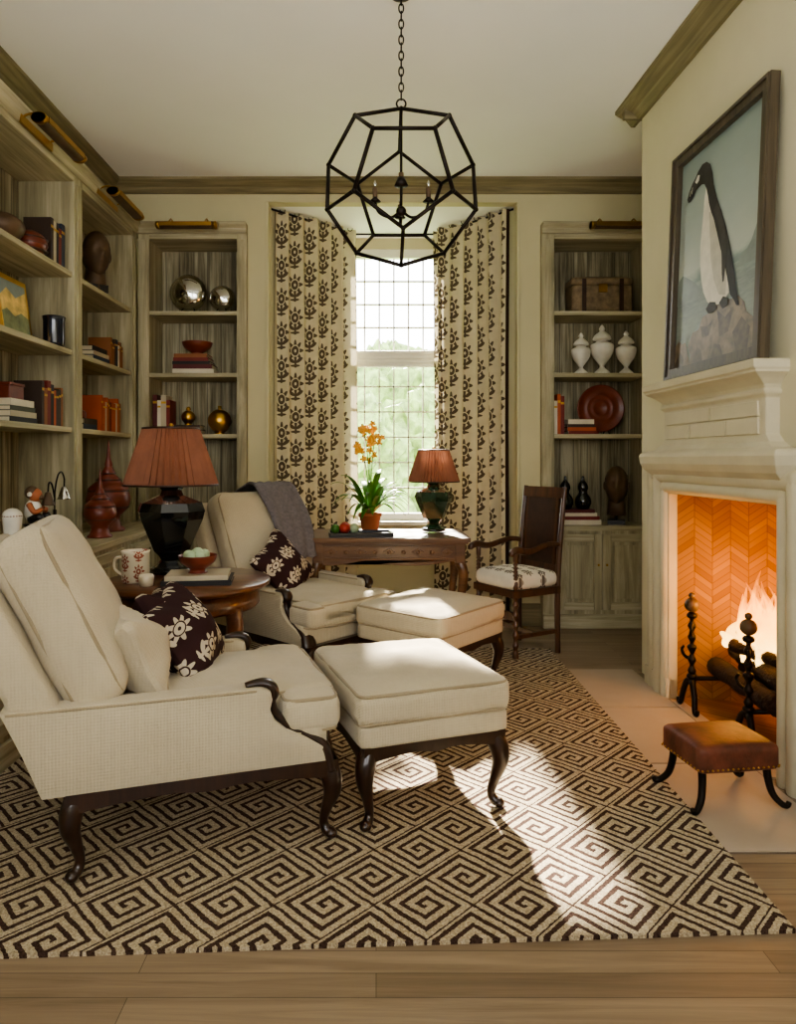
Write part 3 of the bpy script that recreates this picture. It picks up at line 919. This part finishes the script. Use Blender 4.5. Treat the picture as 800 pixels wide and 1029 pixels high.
m=M(); m.add(sph((0,0,.06),.05),GOLD); m.add(lathe([(.001,0),(.03,0),(.02,.015),(.001,.015)],20),GOLD); m.add(sph((0,0,.12),.018),GOLD); m.obj('gilt_finial',None,(-1.38,5.12,S1+z))
m=M(); m.add(sph((0,0,.10),.085),GOLD); m.add(lathe([(.001,0),(.04,0),(.03,.02),(.001,.02)],20),GOLD); m.add(lathe([(.02,.17),(.012,.185),(.014,.21),(.001,.21)],16),GOLD); m.obj('gilt_sphere',None,(-1.15,5.12,S1))

m=M(); m.add(soft((0,0,.10),(.44,.2,.2),.02,0,8),BASK); m.add(soft((0,0,.225),(.45,.21,.06),.025,.01,8),BASK)
m.box(-.15,-.12,-.108,-.1,.0,.24,DKLEATH); m.box(.12,.15,-.108,-.1,.0,.24,DKLEATH); m.box(-.03,.03,-.112,-.1,.14,.2,BRASS); m.obj('old_trunk_box',None,(1.64,5.14,S3))
def urn(name, loc, k):
    m=M(); m.add(lathe(smoothprof([(.001,0),(.045,0),(.045,.015),(.018,.04),(.018,.06),(.055,.11),(.07,.16),(.065,.185),(.035,.2),(.04,.21),(.055,.215),(.045,.24),(.015,.265),(.018,.28),(.008,.30),(.001,.305)],3),28),CERAM,Matrix.Scale(k,4)); m.obj(name,None,loc)
urn('lidded_urn',(1.50,5.10,S2),1.0); urn('lidded_urn.001',(1.66,5.12,S2),1.2); urn('lidded_urn.002',(1.83,5.10,S2),1.05)
books('books.005',(1.285,5.05,S1),(0,0,0),vrow(0,3,0,rnd,[8,6,0],.28))
s,z=stack(0,0,0,4,rnd,.22,.15,[0,6,1,8]); books('book_stack.005',(1.39,5.06,S1),(0,0,0),s)
plate=[(.001,.05),(.25,.06),(.28,.09),(.35,.06),(.5,.05),(.55,.10),(.6,.06),(.85,.08),(.95,.16),(1,.16),(1,.12),(.9,.0),(.001,-.04)]
disc_on_stand('carved_plate',(1.66,5.17,S1),.175,REDL,plate)
s,z=stack(0,0,0,4,rnd,.31,.2,[8,0,8,7]); books('book_stack.006',(1.315,5.03,.73),(0,0,0),s)
def gourd(name, loc, k):
    m=M(); m.add(lathe(smoothprof([(.001,0),(.035,0),(.055,.04),(.05,.08),(.028,.115),(.036,.145),(.03,.175),(.012,.20),(.008,.225),(.001,.23)],4),28),BLACKG,Matrix.Scale(k,4)); m.obj(name,None,loc)
gourd('black_gourd',(1.39,5.12,.73+z),1.05); gourd('black_gourd.001',(1.52,5.12,.73+z),1.05)
m=M(); headmesh(m,BRONZE,1.25,.09,.02); m.box(-.06,.06,-.06,.06,0,.03,BLACKW); m.add(tube([(0,0,.03),(0,0,.12)],.01,8),BLACKW); m.obj('carved_bust',None,(1.76,5.10,.73),(0,0,math.radians(-110)))

s=[(0,0,0,.30,.22,.022,9,True),(.015,.01,.022,.27,.2,.02,2,True)]
books('book_stack.007',(-.93,3.0,TZ),(0,0,math.radians(8)),s)
bowl('footed_bowl',(-.80,3.125,TZ+.043),.085,.075,REDL,GREENB)
m=M(); m.add(lathe([(.001,0),(.055,0),(.06,.008),(.06,.13),(.064,.14),(.058,.142),(.052,.13),(.052,.01),(.001,.01)],32),JARP)
m.add(tube([(-.058,0,.11),(-.09,0,.105),(-.095,0,.06),(-.06,0,.03)],.006,8,4),PINKW)
m.obj('painted_mug',None,(-1.08,3.13,TZ))
m=M(); m.add(lathe([(.001,0),(.03,0),(.033,.04),(.028,.05),(.001,.05)],20),PINKW); m.obj('small_cup',None,(-1.0,3.03,TZ))

# ------------------------------------------------------------------ carved writing table
m=M(); x0,x1,y0,y1=-.42,.58,4.26,4.84; zt=.72
m.box(x0,x1,y0,y1,zt-.025,zt,OAK); m.box(x0+.015,x1-.015,y0+.015,y1-.015,zt-.038,zt-.025,OAK)
m.box(x0+.03,x1-.03,y0+.035,y1-.03,zt-.14,zt-.038,OAK)
m.box(x0+.10,x1-.10,y0+.026,y0+.036,zt-.056,zt-.048,OAK); m.box(x0+.10,x1-.10,y0+.026,y0+.036,zt-.132,zt-.124,OAK)
for i in range(9):
    cx=x0+.145+i*.0887
    if i%2==0: m.add(prism([(cx-.038,zt-.09),(cx,zt-.064),(cx+.038,zt-.09),(cx,zt-.116)],'y',y0+.022,y0+.036),OAK,None,False)
    m.add(sph((cx,y0+.024,zt-.09),.013,(1,.6,1)),OAK)
n=30; pts=[(x0+.09,zt-.14)]+[(x0+.09+(x1-x0-.18)*i/n, zt-.145-.03*abs(math.cos(PI*1.5*i/n))) for i in range(n+1)]+[(x1-.09,zt-.14)]
m.add(prism(pts,'y',y0+.04,y0+.06),OAK,None,False)
for x,sx in ((x0+.06,-1),(x1-.06,1)):
    for y,sy in ((y0+.06,-1),(y1-.06,1)):
        m.box(x-.03,x+.03,y-.03,y+.03,zt-.16,zt-.038,OAK)
        m.add(tube([(x,y,zt-.16),(x+sx*.02,y+sy*.01,zt-.24),(x-sx*.005,y,.25),(x-sx*.01,y,.08),(x+sx*.02,y+sy*.01,.0+.012)],[.034,.032,.02,.016,.024],10,5),OAK)
m.obj('carved_writing_table',bevel=.003)
DZ=.72
m=M(); m.box(-.2,.2,-.1,.1,0,.01,BLACKW); m.box(-.2,.2,-.1,-.09,.01,.025,BLACKW); m.box(-.2,.2,.09,.1,.01,.025,BLACKW); m.box(-.2,-.19,-.1,.1,.01,.025,BLACKW); m.box(.19,.2,-.1,.1,.01,.025,BLACKW)
m.obj('tray',None,(-.10,4.42,DZ),(0,0,.1))
m=M(); m.add(sph((0,0,.035),.035),REDF); m.add(sph((.06,.03,.032),.032),GREENB); m.add(sph((-.06,.02,.03),.03),LEAF); m.add(sph((0,.07,.035),.035),ORG); m.obj('fruit_group',None,(-.20,4.42,DZ+.01))
e=empty('potted_orchid',(-.04,4.60,DZ))
m=M(); m.add(lathe([(.001,0),(.05,0),(.052,.01),(.07,.105),(.078,.107),(.078,.13),(.07,.13),(.068,.11),(.001,.10)],28),TERRA); m.obj('pot',e)
m=M(); r2=random.Random(5)
for k in range(34):
    a=r2.uniform(0,2*PI); L=r2.uniform(.26,.44); w=r2.uniform(.016,.024); lift=r2.uniform(.7,1.5); V=[];F=[];n=9
    d=Vector((math.cos(a),math.sin(a),0)); sd=Vector((-math.sin(a),math.cos(a),0))
    for i in range(n+1):
        t=i/n; c=d*(.02+L*t*.6)+Vector((0,0,.12+L*(lift*t-.8*t*t)))
        ww=w*math.sin(PI*min(1,.15+t*.85))+.001
        V+= [tuple(c-sd*ww+Vector((0,0,.004))),tuple(c),tuple(c+sd*ww+Vector((0,0,.004)))]
    for i in range(n):
        b=i*3; F+=[(b,b+1,b+4,b+3),(b+1,b+2,b+5,b+4)]
    m.add((V,F),LEAF)
m.obj('leaves',e)
m=M()
for (ex,ey,ez) in ((-.03,.0,.68),(.025,-.03,.62),(-.045,.03,.56),(.0,.02,.70)):
    P=catmull([(0,0,.1),(ex*.2,ey*.3,ez*.5),(ex*.8,ey,ez*.85),(ex*1.5,ey,ez),(ex*2.3,ey,ez*.98)],8)
    m.add(tube(P,.003,6),LEAF)
    for i in range(16,len(P),2):
        c=P[i]+Vector((r2.uniform(-.03,.03),-.01,r2.uniform(-.025,.025)))
        for k in range(5):
            a=k*2*PI/5+r2.random()
            m.add(sph((0,0,0),.013,(1,.35,.6),8,6),PETAL,Matrix.Translation(c)@R(a,'Y')@T(.012,0,0))
m.obj('flowers',e)

# ------------------------------------------------------------------ hall chair
e=empty('hall_armchair',(.89,4.40,.0),(0,0,math.radians(210))); e.scale=(.88,.88,.97)
m=M()
def turned(x,y,z0,z1,r=.018):
    n=[(z0,r*.9),(z0+.02,r*1.3),(z0+.05,r*1.1),(z0+.06,r*.7)]
    k=5; H=z1-z0-.12
    for i in range(k):
        n+=[(z0+.06+H*(i+.1)/k,r*.75),(z0+.06+H*(i+.5)/k,r*1.25),(z0+.06+H*(i+.9)/k,r*.75)]
    n+=[(z1-.05,r*1.1),(z1,r*1.2)]
    m.add(tube([(x,y,z) for z,_ in n],[q for _,q in n],10),WALN)
for y in (-.2,.2):
    turned(.19,y,.0,.43); turned(.19,y,.43,.66,.015)
    m.add(tube([(-.2,y,.0),(-.2,y,.45),(-.235,y,.8),(-.27,y,1.06)],[.02,.021,.019,.017],10,4),WALN)
    m.add(tube([(-.225,y,.69),(-.1,y*1.03,.70),(.08,y*1.08,.665),(.19,y*1.1,.68),(.24,y*1.12,.665),(.245,y*1.12,.645)],[.015,.018,.02,.024,.022,.014],10,5),WALN)
    m.box(-.2,.19,y-.012,y+.012,.13,.155,WALN)
m.box(-.21,.22,-.22,.22,.385,.43,WALN)
m.box(-.01,.015,-.2,.2,.13,.155,WALN); m.box(.175,.20,-.19,.19,.24,.29,WALN)
bt=T(-.2,0,.45)@R(-.1,'Y')
m.box(-.012,.012,-.19,.19,.06,.11,WALN,bt); m.box(-.014,.014,-.2,.2,.54,.61,WALN,bt)
m.box(-.01,.01,-.165,-.14,.1,.55,WALN,bt); m.box(-.01,.01,.14,.165,.1,.55,WALN,bt)
m.box(-.006,.010,-.14,.14,.1,.55,DKLEATH,bt)
m.obj('frame',e,bevel=.003)
m=M(); m.add(soft((.01,0,.475),(.43,.43,.10),.045,.02,14,.004),SEATP); m.obj('seat_cushion',e)

# ------------------------------------------------------------------ fireplace
m=M()
y0,y1=D(2.59),D(3.5); bz=1.03; dp=.55
Vv=[(0.0,y0,0),(0.0,y1,0),(dp,y1-.13,0),(dp,y0+.13,0),(0.0,y0,bz),(0.0,y1,bz),(dp,y1-.13,bz),(dp,y0+.13,bz)]
m.add((Vv,[(1,2,6,5),(2,3,7,6),(3,0,4,7)]),BRICK,None,False)
m.add(([(0.0,y0,.008),(0.0,y1,.008),(dp,y1-.13,.008),(dp,y0+.13,.008)],[(0,1,2,3)]),BRICK,None,False)
m.add(([(0.0,y0,bz-.002),(0.0,y1,bz-.002),(dp,y1-.13,bz-.002),(dp,y0+.13,bz-.002)],[(0,1,2,3)]),BRICK,None,False)
chim('firebox',m)
m=M()
def loft(prof, ya, yb, mat=STONE):
    V=[];F=[]
    for z,t,o in prof: V+=[(0.0,ya-o,z),(-t,ya-o,z),(-t,yb+o,z),(0.0,yb+o,z)]
    for i in range(len(prof)-1):
        a=i*4
        F+=[(a,a+1,a+5,a+4),(a+1,a+2,a+6,a+5),(a+2,a+3,a+7,a+6)]
    F.append((0,1,2,3)); k=(len(prof)-1)*4; F.append((k,k+1,k+2,k+3))
    m.add((V,F),mat,None,False)
for a,b in ((D(3.5),D(3.76)),(D(2.31),D(2.59))):
    m.box(-.045,0.0,a,b,0,1.14,STONE)
    m.box(-.06,0.0,a+.0,b,0,.10,STONE)
m.box(-.045,0.0,D(2.31),D(3.76),1.03,1.14,STONE)
for off,r,t in ((.035,.028,.045),(.10,.042,.035),(.185,.022,.045)):
    ya,yb,zz=D(2.59)-off,D(3.5)+off,1.03+min(off,.09)
    m.add(tube([(-t,yb,0),(-t,yb,zz)],r,12),STONE); m.add(tube([(-t,ya,0),(-t,ya,zz)],r,12),STONE)
    m.add(tube([(-t,ya,zz),(-t,yb,zz)],r,12),STONE)
    for yy in (ya,yb): m.add(sph((-t,yy,zz),r),STONE)
prof=[(1.10,.05,.10),(1.12,.07,.12),(1.15,.10,.14),(1.18,.115,.155),(1.215,.12,.16),(1.23,.115,.155),(1.24,.10,.14),(1.25,.075,.07),(1.27,.06,.03),(1.30,.055,0),
      (1.44,.055,0),(1.455,.07,.015),(1.465,.07,.015),(1.475,.06,.005),(1.49,.07,.012),(1.51,.095,.03),(1.525,.12,.05),(1.53,.13,.06),(1.54,.13,.06),(1.545,.14,.065),(1.575,.14,.065),(1.58,.135,.06)]
loft(prof, D(2.66), D(3.53))
for a,b in ((2.70,2.93),(2.94,3.25),(3.26,3.49)):
    m.box(-.063,-.05,D(a),D(b),1.30,1.365,STONE)
for a,b in ((2.70,3.06),(3.07,3.49)):
    m.box(-.063,-.05,D(a),D(b),1.37,1.43,STONE)
chim('fireplace_mantel',m,bevel=.004)

def andiron(name, loc):
    m=M()
    for s in (-1,1):
        m.add(tube([(0,0,.14),(-.01,s*.03,.13),(-.015,s*.06,.07),(-.02,s*.075,.015),(-.02,s*.095,.012),(-.02,s*.10,.03)],[.014,.014,.013,.012,.011,.010],8,5),IRON)
    n=60; P=[];rr=[]
    for i in range(n+1):
        t=i/n; P.append((0,0,.12+.34*t)); rr.append(.014+.005*math.sin(t*40))
    m.add(tube(P,rr,10),IRON)
    for z,r in ((.16,.024),(.30,.022),(.45,.024)): m.add(sph((0,0,z),r,(1,1,.7)),IRON)
    m.add(sph((0,0,.50),.034),BRONZE); m.add(sph((0,0,.545),.015),BRONZE)
    for z,s in ((.24,1),(.36,-1)):
        m.add(tube([(0,0,z),(-.02,s*.03,z+.01),(-.025,s*.05,z+.035),(-.02,s*.04,z+.055)],[.009,.008,.007,.006],8,4),IRON)
    m.add(tube([(0,0,.15),(.2,0,.15),(.33,0,.15),(.36,0,.01)],.011,8),IRON)
    m.obj(name,None,loc)
andiron('andiron',(1.505,3.32,.008)); andiron('andiron.001',(1.54,2.88,.008))
m=M()
def log(a,b,r,seed):
    a=Vector(a);b=Vector(b);n=10
    m.add(tube([tuple(a.lerp(b,i/n)+Vector((0,0,.01*mnoise.noise(Vector((i*.7,seed,0)))))) for i in range(n+1)],[r*(1+.15*mnoise.noise(Vector((i*.9,seed,3)))) for i in range(n+1)],12),LOG)
log((1.62,2.80,.205),(1.64,3.36,.205),.045,1); log((1.76,2.80,.205),(1.78,3.34,.205),.045,2); log((1.66,2.82,.285),(1.74,3.36,.28),.042,3); log((1.76,2.80,.33),(1.64,3.2,.35),.03,4)
m.obj('fire_logs')
m=M(); r3=random.Random(2)
for k in range(44):
    y=r3.gauss(3.13,.08); x=r3.uniform(1.66,1.80); c=1-abs(y-3.13)/.2; h=(.09+.30*max(c,0))*r3.uniform(.6,1.05); ph=r3.uniform(0,6); z0=r3.uniform(.27,.33)
    P=[(x+.02*math.sin(ph+i*1.1)*i/6, y+.03*math.sin(ph*2+i*1.0)*i/6, z0+h*i/6) for i in range(7)]
    m.add(tube(P,[.014,.024,.027,.022,.015,.008,.001],8,3),FLAME)
m.obj('flames')

# painting on the mantel
PW,PH=.80,1.085
m=M()
def P3(poly,n,mat,dz=.0012):
    V=[(-n,-u*PW,v*PH) for u,v in poly]; m.add((V,[tuple(range(len(V)))]),mat,None,False)
fw=.052
for a,b,c,d in ((0,PW,0,fw),(0,PW,PH-fw,PH),(0,fw,fw,PH-fw),(PW-fw,PW,fw,PH-fw)):
    m.box(-.038,0,-b,-a,c,d,FRAMEM)
m.box(-.046,-.035,-(PW-.004),-.004,.004,.018,FRAMEM); m.box(-.046,-.035,-(PW-.004),-.004,PH-.018,PH-.004,FRAMEM)
m.box(-.046,-.035,-.018,-.004,.018,PH-.018,FRAMEM); m.box(-.046,-.035,-(PW-.004),-(PW-.018),.018,PH-.018,FRAMEM)
m.box(-.012,0,-(PW-fw),-fw,fw,PH-fw,SEA)
f=fw/PW; g=fw/PH
P3([(f,.33),(f,.43),(.12,.455),(.17,.44),(.22,.42),(.27,.40),(.34,.365),(.4,.34)],.0135,CLIFF)
P3([(.70,.37),(.76,.42),(.80,.425),(.84,.45),(.88,.50),(1-f,.53),(1-f,.37)],.0135,CLIFF)
P3([(.24,g),(.26,.09),(.22,.13),(.27,.185),(.34,.19),(.38,.235),(.46,.245),(.52,.262),(.60,.27),(.68,.262),(.74,.265),(.80,.23),(.82,.19),(.88,.165),(.92,.13),(1-f,.10),(1-f,g)],.0138,ROCK)
P3([(f,g),(f,.15),(.11,.17),(.15,.15),(.19,.155),(.22,.11),(.25,g)],.0138,ROCK)
for q in ([(.30,g),(.33,.12),(.38,.10),(.40,g)],[(.36,.20),(.44,.19),(.50,.21),(.46,.15),(.39,.15)],[(.54,.24),(.62,.20),(.70,.23),(.66,.14),(.57,.13)],[(.70,.13),(.78,.18),(.86,.13),(.84,g),(.74,g)],[(.48,g),(.52,.11),(.58,.10),(.62,g)],[(f,.07),(.13,.12),(.18,.08),(.15,g),(f,g)]):
    P3(q,.0142,ROCKD)
# great auk: white breast and belly, black back, head and heavy bill
P3([(.375,.80),(.352,.74),(.345,.68),(.335,.61),(.325,.54),(.33,.47),(.35,.40),(.38,.34),(.43,.29),(.50,.262),(.58,.262),(.65,.29),(.63,.42),(.57,.55),(.48,.68),(.44,.78)],.0148,AUKW)
P3([(.41,.66),(.43,.56),(.45,.46),(.49,.37),(.55,.30),(.62,.285),(.62,.42),(.56,.55),(.48,.66)],.0151,AUKS)
P3([(.145,.785),(.165,.812),(.20,.838),(.235,.853),(.265,.872),(.31,.888),(.36,.884),(.405,.86),(.43,.82),(.45,.765),(.49,.70),(.545,.63),(.60,.555),(.65,.465),(.69,.38),(.72,.30),(.755,.225),(.73,.228),(.70,.255),(.665,.28),(.64,.33),(.60,.41),(.55,.48),(.505,.555),(.465,.62),(.43,.66),(.405,.70),(.39,.735),(.37,.77),(.345,.795),(.315,.802),(.28,.800),(.25,.795),(.225,.778),(.19,.765),(.16,.765)],.0155,AUKB)
P3([(.46,.655),(.51,.60),(.545,.53),(.565,.45),(.575,.375),(.585,.34),(.60,.345),(.612,.41),(.607,.49),(.585,.57),(.545,.635),(.50,.68)],.016,AUKG)
P3([(.235,.835),(.265,.856),(.29,.850),(.28,.828),(.255,.822)],.0162,AUKW)
P3([(.305,.846),(.313,.852),(.321,.846),(.313,.840)],.0164,AUKG)
P3([(.175,.79),(.185,.812),(.19,.812),(.182,.788)],.0162,AUKS); P3([(.195,.795),(.205,.822),(.21,.822),(.203,.793)],.0162,AUKS)
P3([(.42,.262),(.46,.285),(.52,.275),(.54,.25),(.50,.236),(.45,.24)],.0162,AUKG); P3([(.56,.265),(.60,.285),(.645,.268),(.65,.243),(.60,.235)],.0162,AUKG)
rot=Matrix.Rotation(RA,4,'Z'); pos=Vector(PIV)+rot@Vector((-.065,D(3.42),1.581))
o=m.obj('auk_painting',None,tuple(pos)); o.rotation_euler=(0,math.radians(2.4),RA)

# ------------------------------------------------------------------ leather stool
e=empty('leather_footstool',(1.215,2.47,.006),(0,0,math.radians(8)))
m=M(); m.add(soft((0,0,.18),(.30,.24,.09),.02,.012,12),LEATHER)
for i in range(16):
    for s in (-1,1): m.add(sph((-.14+.28*i/15,s*.12,.15),.004,(1,1,1),8,6),BRASS)
for i in range(12):
    for s in (-1,1): m.add(sph((s*.15,-.11+.22*i/11,.15),.004,(1,1,1),8,6),BRASS)
m.obj('seat',e)
m=M()
for x in (-1,1):
    for y in (-1,1):
        m.add(tube([(x*.12,y*.085,.15),(x*.122,y*.09,.10),(x*.132,y*.10,.05),(x*.155,y*.115,.02),(x*.172,y*.12,.016),(x*.178,y*.122,.028)],[.014,.013,.012,.011,.010,.008],8,5),IRON)
m.obj('iron_legs',e)

# ------------------------------------------------------------------ chandelier
ph=(1+5**.5)/2
dv=[Vector((a,b,c)) for a in (-1,1) for b in (-1,1) for c in (-1,1)]
for a in (-1,1):
    for b in (-1,1):
        dv+= [Vector((0,a/ph,b*ph)),Vector((a/ph,b*ph,0)),Vector((a*ph,0,b/ph))]
q=Vector((1,1,1)).rotation_difference(Vector((0,0,1)))
dv=[q@v for v in dv]
ring=[v for v in dv if .5<v.z/3**.5<.9]
a0=math.atan2(ring[0].y,ring[0].x)
rz=Matrix.Rotation(PI/2-a0,3,'Z'); RR=.338
dv=[(rz@v)/3**.5*RR for v in dv]
el=min((dv[0]-v).length for v in dv[1:])
CHZ=2.375
e=empty('dodecahedron_chandelier',(.108,3.0,CHZ))
m=M()
for i in range(20):
    for j in range(i+1,20):
        if (dv[i]-dv[j]).length<el*1.05: m.add(tube([tuple(dv[i]),tuple(dv[j])],.0085,6),IRON)
    m.add(sph(tuple(dv[i]),.0105,(1,1,1),10,8),IRON)
m.add(tube([(0,0,RR),(0,0,-.10)],.006,8),IRON)
m.add(sph((0,0,-.105),.022),IRON); m.add(lathe([(.001,.0),(.03,.005),(.015,.04),(.001,.04)],16),IRON)
m.add(lathe([(.011,.02),(.011,.06),(.001,.062)],14),BRONZE)
for k in range(3):
    a=k*2*PI/3+PI/2; c,s=math.cos(a),math.sin(a)
    m.add(tube([(0,0,-.10),(c*.05,s*.05,-.14),(c*.11,s*.11,-.13),(c*.13,s*.13,-.09)],.006,8,5),IRON)
    m.add(lathe([(.001,-.09),(.025,-.088),(.012,-.075),(.010,-.07)],14,(c*.13,s*.13,0)),IRON)
    m.add(lathe([(.010,-.075),(.010,-.03),(.001,-.028)],14,(c*.13,s*.13,0)),BRONZE)
    m.add(lathe([(.001,-.03),(.007,-.02),(.007,-.012),(.002,.0),(.001,.004)],12,(c*.13,s*.13,0)),SILVER)
m.obj('cage',e)
m=M()
top=CZ-CHZ
m.add(tube([(0.02*math.cos(a*PI/8),0,RR+.02+.02*math.sin(a*PI/8)) for a in range(16)],.004,6,1,True),IRON)
z=RR+.045; k=0
while z<top-.04:
    P=[]
    for a in range(14):
        t=a*2*PI/14; xx=.010*math.cos(t); zz=.021*math.sin(t)
        P.append((xx,0,z+.012+zz) if k%2 else (0,xx,z+.012+zz))
    m.add(tube(P,.0032,6,1,True),IRON); z+=.034; k+=1
m.add(lathe([(.001,top-.03),(.012,top-.025),(.045,top-.012),(.05,top),(.001,top)],28),IRON)
m.obj('chain',e)

# ------------------------------------------------------------------ lights
w=bpy.data.worlds.new('sky'); sc.world=w; w.use_nodes=True
bg=w.node_tree.nodes['Background']; bg.inputs[0].default_value=(.97,.98,1,1); bg.inputs[1].default_value=6.5
def light(name,kind,loc,energy,color,**k):
    l=bpy.data.lights.new(name,kind); l.energy=energy; l.color=color
    for a,b in k.items(): setattr(l,a,b)
    o=bpy.data.objects.new(name,l); sc.collection.objects.link(o); o.location=loc; return o
s=light('sun','SUN',(0,10,8),42,(1,.93,.80),angle=.035)
s.rotation_euler=Vector((.055,-1,-.715)).to_track_quat('-Z','Y').to_euler()
a=light('added_ceiling_fill','AREA',(.1,.8,1.6),22,(1,.97,.90),shape='RECTANGLE',size=2.4,size_y=1.6)  # added area fill that brightens the ceiling; no such lamp stands in the room
a.rotation_euler=Vector((0,.35,1)).to_track_quat('-Z','Y').to_euler()
light('fire_glow','POINT',(1.68,3.14,.55),11,(1,.44,.09),shadow_soft_size=.10)
light('fire_glow_low','POINT',(1.88,3.05,.5),5,(1,.44,.09),shadow_soft_size=.1)

# ------------------------------------------------------------------ camera
cam=bpy.data.cameras.new('camera'); co=bpy.data.objects.new('camera',cam); sc.collection.objects.link(co)
co.location=(0,0,1.2); co.rotation_euler=(PI/2,0,0)
cam.sensor_fit='VERTICAL'; cam.sensor_height=36; cam.lens=700/1029*36
cam.shift_x=(400-378)/1029; cam.shift_y=-(514.5-462)/1029
cam.clip_start=.05
sc.camera=co
sc.view_settings.view_transform='AgX'
try: sc.view_settings.look='AgX - Medium High Contrast'
except Exception: pass
sc.view_settings.exposure=.35
